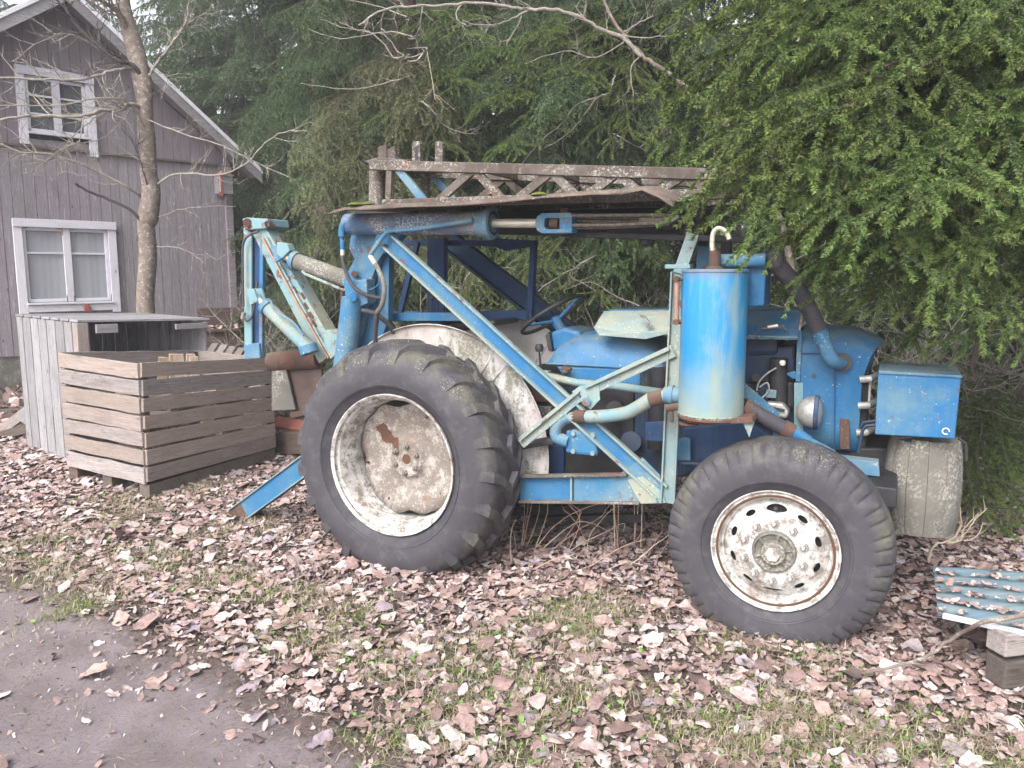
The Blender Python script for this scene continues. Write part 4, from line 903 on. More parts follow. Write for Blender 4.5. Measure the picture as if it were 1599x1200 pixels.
# backing wall is built from strips so the window openings stay open
def backing():
    m = MB(); ops = [w1, w2]
    def strip(s0, s1, z0, z1):
        if s1 - s0 > .01 and z1 - z0 > .01: m.bb(hv(s0, z0, -.03), hv(s1, z1, -.08))
    cuts = sorted([S0, S1, w1[0] + .06, w1[1] - .06, w2[0] + .06, w2[1] - .06, pk_s] + list(np.linspace(S0, S1, 24)))
    for a, b in zip(cuts[:-1], cuts[1:]):
        c = (a + b) / 2; top = min(roof_z(a), roof_z(b)) - .02; z = zf
        for w in sorted([w for w in ops if w[0] + .05 < c < w[1] - .05], key=lambda w: w[2]):
            strip(a, b, z, w[2] + .06); z = w[3] - .06
        strip(a, b, z, top)
    return m
wobj = backing().build('wall', M['darkwood'], house)
pid = [0]
def hplank(s0, s1, z0, z1, z1b, mat, off=0.0, parent=None, thk=.022):
    j = random.uniform(-.003, .003); c = (s0 + s1) / 2
    # local frame: x up the plank
    h0 = 0; W = s1 - s0
    m = MB().prism([(0, -W / 2, 0), (z1 - z0, -W / 2, 0), (z1b - z0, W / 2, 0), (0, W / 2, 0)], (0, 0, thk))
    # local x->up (z), local y->s , local z -> toward viewer(-y)
    Mx = Matrix(((0, 1, 0, c), (0, 0, -1, -(off - .028 + j)), (1, 0, 0, z0), (0, 0, 0, 1)))
    return m.build('plank', mat, parent or wobj, .002, M=Mx)
s = S0
while s < S1 - .02:
    wd = random.uniform(.13, .155); e = min(S1, s + wd); a, b = s + .003, e - .003; c = (a + b) / 2
    def segs(z0, z1, z1b, w, mat, off):
        if w[0] + .04 < c < w[1] - .04:
            if w[2] + .03 - z0 > .05: hplank(a, b, z0, w[2] + .03, w[2] + .03, mat, off)
            if min(z1, z1b) - w[3] > .05: hplank(a, b, w[3] - .03, z1, z1b, mat, off)
        else: hplank(a, b, z0, z1, z1b, mat, off)
    segs(zf - random.uniform(0, .03), zl, zl, w1, M['clad'], 0)
    segs(zl + .02, roof_z(a) - .03, roof_z(b) - .03, w2, M['clad_top'], .018)
    s = e
MB().bb(hv(S0, zl - .012, -.01), hv(S1 + .02, zl + .02, .045)).build('ledge_board', M['darkwood'], house, .003)
MB().bb(hv(S1 - .10, zf, -.02), hv(S1 + .02, roof_z(S1) - .1, .035)).build('corner_board', M['clad'], house, .004)
MB().bb(hv(S0, -.3, -.25), hv(S1 - .02, zf, -.03)).build('foundation', M['concrete'], house, .01)
# side wall and body
MB().bb(hv(S1 - .06, zf, -.09), hv(S1, roof_z(S1) - .02, -7.5)).build('side_wall', M['clad'], house)
MB().bb(hv(S0, zf, -.09), hv(S0 + .06, roof_z(S0) - .02, -7.5)).build('side_wall', M['clad'], house)
MB().bb(hv(S0, zf, -7.5), hv(S1, roof_z(S0) - .02, -7.56)).build('back_wall', M['clad'], house)
for s_, e_ in ((pk_s, S1 + .36), (pk_s, S0 - .36)):
    q = [hv(s_, roof_z(s_) + .02, .42), hv(e_, roof_z(e_) + .02, .42), hv(e_, roof_z(e_) + .08, .42), hv(s_, roof_z(s_) + .08, .42)]
    MB().prism(q, (0, 8.2, 0)).build('roof', M['roofsheet'], house)
    q = [hv(s_, roof_z(s_) - .13, .425), hv(e_, roof_z(e_) - .13, .425), hv(e_, roof_z(e_) + .045, .425), hv(s_, roof_z(s_) + .045, .425)]
    bbd = MB().prism(q, (0, .025, 0)).build('bargeboard', M['greywood'], house, .004)
    q = [hv(s_, roof_z(s_) + .03, .45), hv(e_, roof_z(e_) + .03, .45), hv(e_, roof_z(e_) + .10, .45), hv(s_, roof_z(s_) + .10, .45)]
    MB().prism(q, (0, .02, 0)).build('bargeboard', M['whitewood'], house, .004)
    q = [hv(s_, roof_z(s_) - .015, .40), hv(e_, roof_z(e_) - .015, .40), hv(e_, roof_z(e_), .40), hv(s_, roof_z(s_), .40)]
    MB().prism(q, (0, .38, 0)).build('soffit', M['clad_top'], house)
# windows
gl = NT('window glass'); gl.b.inputs['Transmission Weight'].default_value = 0.0
GM2 = None
GM = bpy.data.materials.new('dusty window glass'); GM.use_nodes = True; _t = GM.node_tree; _b = _t.nodes['Principled BSDF']
_b.inputs['Base Color'].default_value = (.6, .63, .68, 1); _b.inputs['Roughness'].default_value = .12; _b.inputs['Alpha'].default_value = .28; _b.inputs['Specular IOR Level'].default_value = .6
GM2 = GM.copy(); GM2.node_tree.nodes['Principled BSDF'].inputs['Alpha'].default_value = .08
CURT = simple('grey net curtain', (.30, .29, .325), (.27, .26, .295), 4, .9, 0, .2, (20, 20, .6))
DARK = simple('dark room', (.02, .02, .024), (.03, .03, .034), 3, .9, 0, 0)
def hboard(win, name, s0, z0, s1, z1, wd, mat, off, thk=.03):
    """board from (s0,z0) to (s1,z1) in the wall plane"""
    a = Vector((s0, 0, z0)); b = Vector((s1, 0, z1)); d = (b - a); L = d.length; d.normalize(); up = Vector((0, -1, 0)); y = up.cross(d)
    Mx = Matrix((d, y, up)).transposed().to_4x4(); Mx.translation = a + Vector((0, -off, 0))
    return MB().bb((0, -wd / 2, 0), (L, wd / 2, thk)).build(name, mat, win, .004, M=Mx)
def window(w, mull, bars, curtain, casing=.115, lower=True):
    s0, s1, z0, z1 = w; win = MB().bb(hv(s0 + .05, z0 + .05, -.16), hv(s1 - .05, z1 - .05, -.60)).build('window', DARK, house) if False else empty('window', (0, 0, 0), 0, house)
    cw = casing
    hboard(win, 'casing', s0 + cw / 2, z0 - .03, s0 + cw / 2, z1 + .01, cw, M['whitewood'], .02, .03)
    hboard(win, 'casing', s1 - cw / 2, z0 - (.12 if not lower else .02), s1 - cw / 2, z1 + .0, cw, M['whitewood'], .02, .03)
    hboard(win, 'casing', s0 - .0, z1 - cw / 2 + .01, s1 + .0, z1 - cw / 2 + .01, cw, M['whitewood'], .052, .022)
    if lower: hboard(win, 'casing', s0 + cw, z0 + .06, s1 - cw, z0 + .06, .10, M['whitewood'], .02, .028)
    hboard(win, 'sill', s0 + cw - .01, z0 + .13, s1 - cw + .01, z0 + .13, .03, M['whitewood'], .03, .05)
    a, b = s0 + cw, s1 - cw; c, d = z0 + .15, z1 - cw + .01
    fr = .045
    for (p, q, r_, t) in ((a + fr / 2, c, a + fr / 2, d), (b - fr / 2, c, b - fr / 2, d), (a, c + fr / 2, b, c + fr / 2), (a, d - fr / 2, b, d - fr / 2)):
        hboard(win, 'sash', p, q, r_, t, fr, M['whitewood'], -.012, .03)
    mid = (a + b) / 2 - .0; hboard(win, 'mullion', mid, c, mid, d, mull, M['whitewood'], -.006, .036)
    for z in bars:
        zz = c + (d - c) * z; hboard(win, 'glazing_bar', a + fr, zz, mid - mull / 2, zz, .026, M['whitewood'], -.010, .024); hboard(win, 'glazing_bar', mid + mull / 2, zz, b - fr, zz, .026, M['whitewood'], -.010, .024)
    for (x0, x1) in ((a, mid), (mid, b)): MB().bb(hv(x0 + .02, c + .02, -.018), hv(x1 - .02, d - .02, -.022)).build('pane', GM if curtain else GM2, win)
    if curtain:
        m = MB(); vs = []; n = 60
        for i in range(n + 1):
            x = lerp(a, b, i / n); o_ = -.10 - .005 * math.sin(i * 1.3) - .012 * math.sin(i * .37)
            vs += [hv(x, c, o_), hv(x, d, o_)]
        m.add(vs, [(2 * i, 2 * i + 2, 2 * i + 3, 2 * i + 1) for i in range(n)], True); m.build('curtain', CURT, win)
    MB().bb(hv(a, c, -.09), hv(a - .015, d, -.5)).bb(hv(b, c, -.09), hv(b + .015, d, -.5)).bb(hv(a, c, -.5), hv(b, d, -.52)).bb(hv(a, c - .015, -.09), hv(b, c, -.5)).bb(hv(a, d, -.09), hv(b, d + .015, -.5)).build('room_recess', DARK, win)
    return win, (a, b, c, d, mid)
win1, q1 = window(w1, .10, (.66,), True)
a, b, c, d, mid = q1
HR = simple('rusty orange iron', (.42, .19, .09), (.30, .13, .07), 20, .8, 0, .2)
for x, sg in ((a - .01, 1), (mid - .035, -1), (mid + .035, 1), (b + .01, -1)):
    MB().bb(hv(x, d - .10, .020), hv(x + .018 * sg, d + .005, .030)).bb(hv(x, d - .012, .020), hv(x + .085 * sg, d + .006, .030)).build('corner_iron', HR, win1, .001)
    MB().bb(hv(x, c - .01, .020), hv(x + .018 * sg, c + .09, .030)).build('corner_iron', M['rust'], win1, .001)
MB().bb(hv(mid + .15, c - .15, .05), hv(mid + .22, c - .03, .08)).bb(hv(mid + .20, c - .16, .05), hv(mid + .25, c - .09, .075)).build('red_bracket', M['redwood'], win1, .006)
MB().lathe(hv(a + .12, c + .0, -.05), [(0, .045), (.05, .045), (.055, 0)], 16, 'z').build('jar', GM, win1)
win2, q2 = window(w2, .10, (.33, .66), False, lower=False)
MB().bb(hv(w2[0] + .1, w2[2] - .08, .012), hv(w2[1] - .1, w2[2] + .05, .03)).build('apron_board', M['clad_top'], win2, .003)
# nest box on the corner
nb = HX(349, 288, .12); c = H0 + HD * nb[0] + HN * .12
nbx = empty('nest_box', (c.x, c.y, nb[1]), HRZ); tag(nbx, 'small faded red and grey nest box fixed high on the corner of the brown house', 'nest box')
MB().bb((-.11, -.08, -.16), (.12, .10, .13)).build('box_body', M['greywood'], nbx, .006)
MB().bb((-.13, -.10, .13), (.14, .14, .155)).bb((-.05, -.05, .155), (.06, .05, .2)).build('box_lid', M['redwood'], nbx, .004)
MB().bb((-.125, -.088, -.20), (-.05, -.081, .13)).build('red_strip', M['redwood'], nbx, .003)
MB().bb((-.115, -.091, -.13), (-.095, -.0885, .11)).build('white_strip', M['whitewood'], nbx)

# ================================================================ CRATES AND TIMBER
def board(name, a, b, up, wd, thk, mat, parent, bev=.003, warp=.0):
    """board a->b, width along up, thickness outward"""
    a = Vector(a); b = Vector(b); L = (b - a).length; d = (b - a).normalized(); up = Vector(up); up = (up - d * up.dot(d)).normalized(); n_ = d.cross(up)
    Mx = Matrix((d, up, n_)).transposed().to_4x4(); Mx.translation = a
    ns = 7; poly = []
    rg = random.Random(hash((round(a.x, 3), round(a.z, 3))) & 0xffff)
    top = [(L * i / ns, wd / 2 + rg.uniform(-1, 1) * warp, 0) for i in range(ns + 1)]; bot = [(L * i / ns, -wd / 2 + rg.uniform(-1, 1) * warp, 0) for i in range(ns + 1)]
    m = MB().prism(top + bot[::-1], (0, 0, thk)); o = m.build(name, mat, parent, bev)
    o.matrix_basis = (parent.matrix_world.inverted() if False else Matrix.Identity(4)) @ Mx
    return o
cA = gnd(230, 757, .1); cB = gnd(109, 728, .1); cC = at(427, 700, 6.98); cC.z = .1
def vz(px, py, q):               # height of the pixel row above point q
    lo, hi = -1, 9
    for _ in range(50):
        md = (lo + hi) / 2; p = Vector((q.x, q.y, md)) - EYE; zz = p.y * _c - p.z * _s; yy = 600 - FPX * (p.y * _s + p.z * _c) / zz
        lo, hi = (md, hi) if yy > py else (lo, md)
    return lo
crate = empty('wooden_crate', (0, 0, 0)); tag(crate, 'open slatted wooden crate of horizontal boards holding firewood, in front of the grey box', 'crate')
zA = (vz(230, 757, cA), vz(230, 567, cA)); zB = (vz(109, 729, cB), vz(107, 551, cB)); zC = (vz(426, 702, cC), vz(428, 560, cC))
cD = cB + (cC - cA); zD = (zB[0] + zC[0] - zA[0], zB[1] + zC[1] - zA[1])
def side(p, zp, q, zq, n, outward, mats=M['slat'], gapf=.135, skipw=.004):
    for i in range(n):
        f0 = (i + gapf * random.uniform(.6, 1.5)) / n; f1 = (i + 1 - .0) / n
        za = (lerp(zp[0], zp[1], f0), lerp(zp[0], zp[1], f1)); zb_ = (lerp(zq[0], zq[1], f0), lerp(zq[0], zq[1], f1))
        a = Vector((p.x, p.y, sum(za) / 2)); b = Vector((q.x, q.y, sum(zb_) / 2)); ext = (b - a).normalized() * random.uniform(.0, .012)
        o = board('slat', a - ext, b + ext, (0, 0, 1), (za[1] - za[0]), .022 * (1 if outward else -1), mats, crate, .003, .004)
        tilt = random.uniform(-.006, .006); o.matrix_basis = o.matrix_basis @ Matrix.Rotation(tilt, 4, 'Z')
def yz(v): return (v.x, v.y)
side(cB, zB, cA + (cB - cA).normalized() * .005, zA, 7, True); side(cA, zA, cC, zC, 7, True)
side(cB, zB, cD, zD, 7, False); side(cD, zD, cC, zC, 7, False)
for q, zq in ((cA, zA), (cB, zB), (cC, zC), (cD, zD)):
    ctr = (cA + cD) / 2; dq = (ctr - q); dq.z = 0; dq.normalize(); p = q + dq * .05
    MB().box((p.x, p.y, sum(zq) / 2), (.05, .05, zq[1] - zq[0] - .02), Matrix.Rotation(math.atan2((cC - cA).y, (cC - cA).x), 3, 'Z')).build('corner_post', M['darkwood'], crate, .003)
for s_ in (.30, .68): 
    a = cA.lerp(cC, s_); b = cB.lerp(cD, s_); 
for s_ in (.04, .5, .96):
    a = cA.lerp(cB, s_); b = cC.lerp(cD, s_); a = Vector((a.x, a.y, .045)); b = Vector((b.x, b.y, .045)); MB().beam(a, b, .10, .10, (cB - cA).normalized()).build('skid', M['darkwood'], crate, .005)
a = cA.lerp(cD, .5)
flo = MB().prism([Vector((q.x, q.y, .115)) for q in (cA, cC, cD, cB)], (0, 0, .02)).build('crate_floor', M['darkwood'], crate)
# firewood inside: each split log a thing of its own
def log(p, d, L, r, lab, up=(0, 0, 1)):
    rg = random.Random(int(p[0] * 1e4) & 0xffff); d = Vector(d).normalized(); u = Vector(up); u = (u - d * u.dot(d)); u = u.normalized() if u.length > .01 else Vector((1, 0, 0)); n_ = d.cross(u)
    prof = [(rg.uniform(.8, 1.1) * r * math.cos(t), rg.uniform(.8, 1.1) * r * math.sin(t)) for t in (.2, 1.1, 1.9, 2.9, 4.4)]
    Mx = Matrix((d, u, n_)).transposed().to_4x4(); Mx.translation = Vector(p)
    o = MB().prism([(0, a, b) for a, b in prof], (L, 0, 0)).build('firewood', M['firewood'], None, .004, M=Mx)
    tag(o, lab, 'firewood', 'split logs heaped in the slatted crate'); return o
ctr = (cA + cD) / 2; ex = (cC - cA).normalized(); ey = (cB - cA).normalized()
logs = []
rg = random.Random(5)
for i in range(46):
    fx, fy = rg.uniform(.24, .74), rg.uniform(.24, .74); z = .2 + .5 * rg.random()
    if i % 2: fy = .19; fx = rg.uniform(.1, .9)
    p = cA + ex * fx * (cC - cA).length + ey * fy * (cB - cA).length; p.z = z
    th = rg.uniform(0, 6.28) if not i % 2 else math.atan2(ex.y, ex.x) + rg.uniform(-.2, .2); L_ = rg.uniform(.28, .36); dv = Vector((math.cos(th), math.sin(th), rg.uniform(-.1, .1)))
    if i % 2: fx = min(.80, max(.2, fx)); p = cA + ex * fx * (cC - cA).length + ey * fy * (cB - cA).length; p.z = z
    log(p - dv * L_ / 2, dv, L_, rg.uniform(.045, .065), 'pale split log heaped with others below the rim of the slatted crate')
top_l = [((247, 561), 'pale triangular log end at the left of the heap in the slatted crate'), ((268, 556), 'upright split log second from the left of the crate heap'), ((281, 556), 'upright split log in the middle of the crate heap'), ((292, 556), 'upright split log right of the middle of the crate heap'), ((304, 560), 'leaning split log at the right end of the crate heap')]
for (px, py), lab in top_l:
    p = at(px, py, 6.72); log((p.x, p.y, p.z - .33), (.03 * rg.uniform(-3, 3), .05, 1), .345, .05, lab, (1, 0, 0))
# big grey box lying open
gb = empty('wooden_box', (0, 0, 0)); tag(gb, 'large grey plank box standing open on its side behind the slatted crate', 'box')
bA = gnd(145, 728); bB = at(47, 707, 7.45); bB.z = 0.0; zt_ = vz(145, 501, bA) ; e1_ = (bB - bA); e1_.z = 0
bC = at(325, 560, 7.55); bC.z = 0; zB_ = vz(47, 491, bB); zC_ = vz(325, 498, bC); bD = bB + (bC - bA)
nP = 8; wds = [.0, .10, .235, .36, .49, .63, .76, .88, 1.0]
for i in range(8):
    p0 = bB.lerp(bA, wds[i] + .006); p1 = bB.lerp(bA, wds[i + 1] - .006); zt0 = lerp(zB_, zt_, wds[i]); c0 = (p0 + p1) / 2; j = random.uniform(-.02, .02)
    board('plank', (c0.x, c0.y, .01 + j), (c0.x, c0.y, zt0 - .02), (p1 - p0), (p1 - p0).length, -.022, M['greywood'], gb, .003, .003)
board('edge_post', (bA.x, bA.y, .0), (bA.x, bA.y, zt_ - .02), bC - bA, .09, .10, M['slat'], gb, .004)
def zat(s, t): return zB_ * 0 + (zt_ + (zB_ - zt_) * s + (zC_ - zt_) * t)
# top planks run from the side to the far side
for i in range(7):
    s0_, s1_ = i / 7 + .004, (i + 1) / 7 - .004; sm_ = (s0_ + s1_) / 2
    p = bA + (bB - bA) * sm_; q_ = p + (bC - bA); a = Vector((p.x, p.y, zat(sm_, 0) - .015)); b = Vector((q_.x, q_.y, zat(sm_, 1) - .015)); d = (b - a).normalized()
    board('plank', a - d * .03, b + d * .04, (bB - bA), (bB - bA).length / 7 - .008, .02, M['greywood'], gb, .002, .002)
for i in range(9):
    s0_ = (i + .5) / 9; p = bB.lerp(bD, s0_); board('plank', (p.x, p.y, .0), (p.x, p.y, zat(1, s0_) - .03), (bD - bB), (bD - bB).length / 9 - .008, .02, M['greywood'], gb, .002)
for i in range(6):
    s0_ = (i + .5) / 6; p = bC.lerp(bD, s0_); board('plank', (p.x, p.y, .0), (p.x, p.y, zat(s0_, 1) - .03), (bD - bC), (bD - bC).length / 6 - .004, .02, M['greywood'], gb, .002)
dd = (bC - bA).normalized(); 
p = bA + dd * .1; q_ = bA + dd * .28; board('batten', (p.x, p.y, zt_ - .075), (q_.x, q_.y, zt_ - .078), (0, 0, 1), .075, .03, M['greywood'], gb, .003)
p = bA + dd * (bC - bA).length * .72; q_ = bC; board('batten', (p.x, p.y, zC_ - .06), (q_.x, q_.y, zC_ - .06), (0, 0, 1), .05, .03, M['greywood'], gb, .003)
nn = (bA - bB).cross(Vector((0, 0, 1))).normalized(); nn = nn if nn.dot(EYE - bA) > 0 else -nn
pa = bB.lerp(bA, .17); pb_ = bB.lerp(bA, .92)
PL = simple('grey patch plate', (.20, .185, .20), (.26, .24, .25), 5, .8, 0, .3)
MB().prism([pa + nn * .012 + Vector((0, 0, vz(62, 580, pa))), pb_ + nn * .012 + Vector((0, 0, vz(106, 580, pb_))), pb_ + nn * .012 + Vector((0, 0, vz(106, 640, pb_))), pa + nn * .012 + Vector((0, 0, vz(66, 632, pa)))], nn * .006).build('patch_plate', PL, gb, .002)
# grid pallet leaning behind
pal = empty('pallet', (0, 0, 0)); tag(pal, 'weathered slatted pallet leaning behind the crate below the backhoe arm', 'pallet')
for i in range(6):
    x0 = 336 + i * 14; p0 = at(x0 - 30, 586, 7.9); p1 = at(x0, 536 + i * 2.2, 8.7); board('slat', p0, p1, (1, .2, .0), .075, .02, M['slat'], pal, .003, .003)
for yy in (560, 585): board('bearer', at(300, yy, 8.35 - (yy - 560) * .016), at(400, yy + 8, 8.40 - (yy - 560) * .016), (0, .3, 1), .07, .04, M['darkwood'], pal, .003)
# rusty brown cabinet by the house
cab = empty('steel_cabinet', (0, 0, 0)); tag(cab, 'low rusty brown steel cabinet with fallen leaves on top beside the house wall', 'cabinet')
BR = paint('brown painted sheet', (.10, .065, .06), (.14, .10, .095), .4, .4, .1, .7, topamt=.2)
a = at(300, 515, 9.2); b = at(372, 516, 9.5); z1_ = a.z
MB().prism([(a.x, a.y, 0), (b.x, b.y, 0), (b.x, b.y, z1_ - .04), (a.x, a.y, z1_ - .04)], (-.12, .55, 0)).build('cabinet_body', BR, cab, .01)
MB().prism([(a.x - .03, a.y - .05, z1_ - .04), (b.x + .03, b.y - .05, z1_ - .04), (b.x + .03, b.y - .05, z1_ - .01), (a.x - .03, a.y - .05, z1_ - .01)], (-.12, .62, 0)).build('cabinet_top', M['rust'], cab, .004)
MB().prism([(a.x - .15, a.y + .56, z1_ - .01), (b.x - .08, b.y + .56, z1_ - .01), (b.x - .08, b.y + .56, z1_ + .22), (a.x - .15, a.y + .56, z1_ + .22)], (0, .03, 0)).build('back_panel', BR, cab, .004)
# red board and dark rail beside the crate, scrap at the left
o = board('red_board', at(425, 662, 7.4), at(480, 668, 7.2), (0, 1, .35), .16, .03, M['redwood'], None, .004); tag(o, 'faded red painted board lying between the crate and the rear wheel', 'board')
o = board('dark_plank', at(425, 692, 7.3), at(475, 690, 7.1), (0, 0, 1), .2, .06, M['darkwood'], None, .004); tag(o, 'dark damp timber under the red board beside the rear wheel', 'timber')
o = board('scrap_board', at(-30, 700, 8.2), at(48, 640, 7.9), (0, 0, 1), .10, .04, M['slat'], None, .004); tag(o, 'leaning brown board making the upper arm of the wedge left of the grey box', 'board')
o = board('scrap_board', at(-30, 690, 8.1), at(48, 668, 7.8), (0, 0, 1), .09, .04, M['darkwood'], None, .004); tag(o, 'flat dark damp board lying left of the grey box', 'board')
o = board('scrap_board', at(34, 660, 7.85), at(46, 640, 7.85), (1, 0, .6), .12, .04, M['greywood'], None, .004); tag(o, 'short pale block end standing against the left side of the grey box', 'block')
# corrugated sheet on timbers at the right
SH = NT('striped blue corrugated sheet')
_w = SH.ramp(SH.noise(2, 3, .5, SH.mapv((1.2, 26, 1), False)), .42, .58); _cc = SH.mix(_w, (.19, .235, .245), (.12, .185, .235)); _cc = SH.mix(SH.ramp(SH.noise(30, 6, .8), .60, .66), _cc, (.30, .22, .18)); M['sheet'] = SH.done(_cc, .5, .0)
sA = gnd(1457, 884, .26); sB = gnd(1464, 956, .24); sC = gnd(1680, 1003, .24); sD = gnd(1700, 900, .26)
m = MB(); nu, nw = 70, 10; vs = []
for i in range(nu + 1):
    for j in range(nw + 1):
        p = sA.lerp(sB, i / nu).lerp(sD.lerp(sC, i / nu), j / nw); vs.append((p.x, p.y, p.z + .006 * math.sin(i / nu * 2 * math.pi * 5)))
m.add(vs, [(i * (nw + 1) + j, i * (nw + 1) + j + 1, (i + 1) * (nw + 1) + j + 1, (i + 1) * (nw + 1) + j) for i in range(nu) for j in range(nw)], True)
cs = empty('corrugated_sheet', (0, 0, 0)); tag(cs, 'pale blue corrugated metal sheet strewn with brown leaves on timber blocks', 'metal sheet')
o = m.build('sheet', M['sheet'], cs, ang=70); sol = o.modifiers.new('thick', 'SOLIDIFY'); sol.thickness = .004
e0 = sB.lerp(sC, .03) + Vector((0, -.012, -.006)); e1 = sB.lerp(sC, 1.0) + Vector((0, -.012, -.006)); MB().beam(e0, e1, .022, .02, (0, 0, 1)).build('white_edge', M['whitewood'], cs, .003)
for k_, (x, y, z, s_, lb_) in enumerate(((1572, 1000, .185, .10, 'grey weathered timber block directly under the corrugated sheet'), (1570, 1050, .06, .12, 'dark lower timber block at the right edge under the grey block'))):
    a = at(1571, 1010 if k_ == 0 else 1040, 2.98 + .0 * k_); a = Vector((a.x, 2.98, z)); b = a + Vector((.55, .12, 0)); o = MB().beam(a, b, s_, .5, (-.1, 1, 0)); 
    ob = board('timber_block', a + Vector((0, .0, 0)), b, (0, 0, 1), s_ - .006, -.10, M['slat'] if k_ == 0 else M['darkwood'], None, .006); tag(ob, lb_, 'timber')
wb = gnd(1592, 965, .225); WBm = MB().tube([(wb.x - .01, 2.95, .215), (wb.x + .14, 2.95, .215)], .022, 10).build('white_pipe', M['whitebit'], None); tag(WBm, 'short white pipe end wedged under the corrugated sheet at the right edge', 'pipe')

# ================================================================ BARE TREE, LIMBS, STALKS
def jit(path, amp, k=4):
    p = sm(path, k); return [q + Vector((random.uniform(-1, 1), random.uniform(-1, 1), random.uniform(-1, 1))) * amp for q in p]
def twigs(mb, path, r, n, L, depth=1, updir=.2):
    for i in range(n):
        k = random.randint(max(1, len(path) // 6), len(path) - 2); p = path[k]; d = (path[k + 1] - path[k - 1]).normalized()
        a = random.uniform(.5, 1.1); rnd = Vector((random.gauss(0, 1), random.gauss(0, .6), random.gauss(0, 1) + updir)); rnd = (rnd - d * rnd.dot(d)).normalized()
        dr = (d * math.cos(a) + rnd * math.sin(a)).normalized(); l = L * random.uniform(.4, 1.1); q = [p]; cur = p; dv = dr
        for s_ in range(5):
            dv = (dv + Vector((random.gauss(0, .16), random.gauss(0, .16), random.gauss(0, .16) + .03))).normalized(); cur = cur + dv * l / 5; q.append(cur)
        mb.tube(q, [r * (1 - .8 * s_ / 5) for s_ in range(6)], 5, False)
        if depth > 1: twigs(mb, q, r * .6, 3, L * .5, depth - 1, updir)
def px3(pts, Y, dY=0.0, s=1 / 3):
    return [at(x * s, y * s, Y + dY * i / max(1, len(pts) - 1)) for i, (x, y) in enumerate(pts)]
YT = 8.9
bt = empty('bare_tree', at(229, 610, YT)); bt.location.z = 0
tag(bt, 'leafless lichen flecked tree with a swollen knotted trunk in front of the brown house', 'tree')
bt0 = Vector(bt.location)
def bput(mb, name, mat, **k):
    mb.V = [tuple(Vector(v) - bt0) for v in mb.V]; return mb.build(name, mat, bt, **k)
tp = [(228, 640, 18), (228, 500, 15.5), (227, 460, 14.5), (231, 400, 14.5), (228, 352, 14), (231, 340, 17), (236, 300, 15), (232, 270, 13.5), (232, 245, 12.5), (229, 218, 14), (227, 190, 12.5), (226, 160, 12), (224, 135, 16), (220, 118, 15), (212, 80, 14.5), (200, 40, 13), (194, 20, 12), (188, -30, 10), (176, -120, 8), (170, -260, 5), (160, -380, 2)]
path = sm([at(x, y, YT) for x, y, _ in tp], 4); rr = np.interp(np.linspace(0, len(tp) - 1, len(path)), range(len(tp)), [t[2] for t in tp]) * YT / FPX * .90
path[0].z = -.1
bput(MB().tube(path, list(rr), 16), 'trunk', M['bark'])
LIMBS = [  # points in a 3x enlargement, radius start/end (m), depth change, twigs, material
 ([(665, 360), (620, 310), (520, 265), (420, 185), (330, 75), (295, -20), (280, -120)], .028, .012, -.5, 8, 'darktwig'),
 ([(625, 325), (560, 325), (480, 350), (380, 375), (200, 372), (0, 365), (-200, 350)], .020, .007, -.9, 12, 'twig'),
 ([(660, 500), (600, 490), (560, 512), (460, 522), (370, 545), (200, 545), (80, 550), (-60, 585)], .024, .011, -1.0, 10, 'twig'),
 ([(685, 625), (650, 540), (600, 480), (540, 458), (440, 465), (300, 490), (100, 495), (-60, 490)], .012, .005, -.8, 12, 'twig'),
 ([(655, 915), (600, 880), (450, 800), (340, 758), (200, 718), (100, 712), (-60, 655)], .016, .009, -.8, 10, 'twig'),
 ([(665, 1040), (600, 980), (480, 925), (400, 890), (352, 858)], .019, .011, -.3, 0, 'darktwig'),
 ([(742, 862), (800, 825), (900, 815), (1000, 820), (1070, 810), (1180, 745), (1240, 670), (1330, 620), (1440, 612)], .012, .005, -.5, 9, 'twig'),
 ([(700, 355), (740, 290), (800, 210), (860, 130), (885, 40), (895, -60)], .016, .008, -.4, 8, 'twig'),
 ([(690, 560), (800, 605), (900, 640), (1050, 690), (1200, 762), (1400, 850)], .008, .004, -.3, 6, 'twig'),
 ([(700, 912), (670, 800), (640, 700), (570, 600)], .009, .004, -.3, 4, 'darktwig'),
 ([(745, 800), (700, 770), (600, 720), (500, 640), (440, 560)], .007, .003, -.4, 6, 'twig'),
 ([(850, 140), (900, 95), (960, 70), (1040, 55)], .006, .003, -.1, 5, 'twig'),
 ([(600, 150), (560, 70), (500, 20), (430, -30), (330, -120)], .030, .015, -.4, 10, 'bark'),
 ([(690, 300), (760, 350), (800, 400)], .007, .003, -.2, 5, 'twig'),
 ([(730, 1155), (830, 1160), (900, 1190), (960, 1240)], .005, .003, -.2, 6, 'twig'),
 ([(745, 1020), (830, 985), (950, 970), (1100, 968)], .004, .002, -.3, 3, 'twig'),
 ([(640, 1110), (665, 1125), (690, 1140)], .012, .012, 0, 0, 'darktwig'),
 ([(560, 490), (440, 560), (340, 640), (290, 720), (290, 820)], .008, .003, -.5, 12, 'twig'),
 ([(620, 320), (500, 250), (330, 160), (200, 190), (60, 290)], .007, .003, -.6, 10, 'twig'),
 ([(640, 480), (500, 640), (300, 690), (150, 820)], .006, .003, -.8, 10, 'twig'),
]
for pts, r0, r1, dY, nt_, mt in LIMBS:
    p = jit(px3(pts, YT - .05, dY), .008); mb = MB().tube(p, list(np.linspace(r0, r1, len(p))), 8)
    if nt_: twigs(mb, p, r1 * .7 + .001, int(nt_ * 1.7), .42, 2)
    bput(mb, 'limb', M[mt])
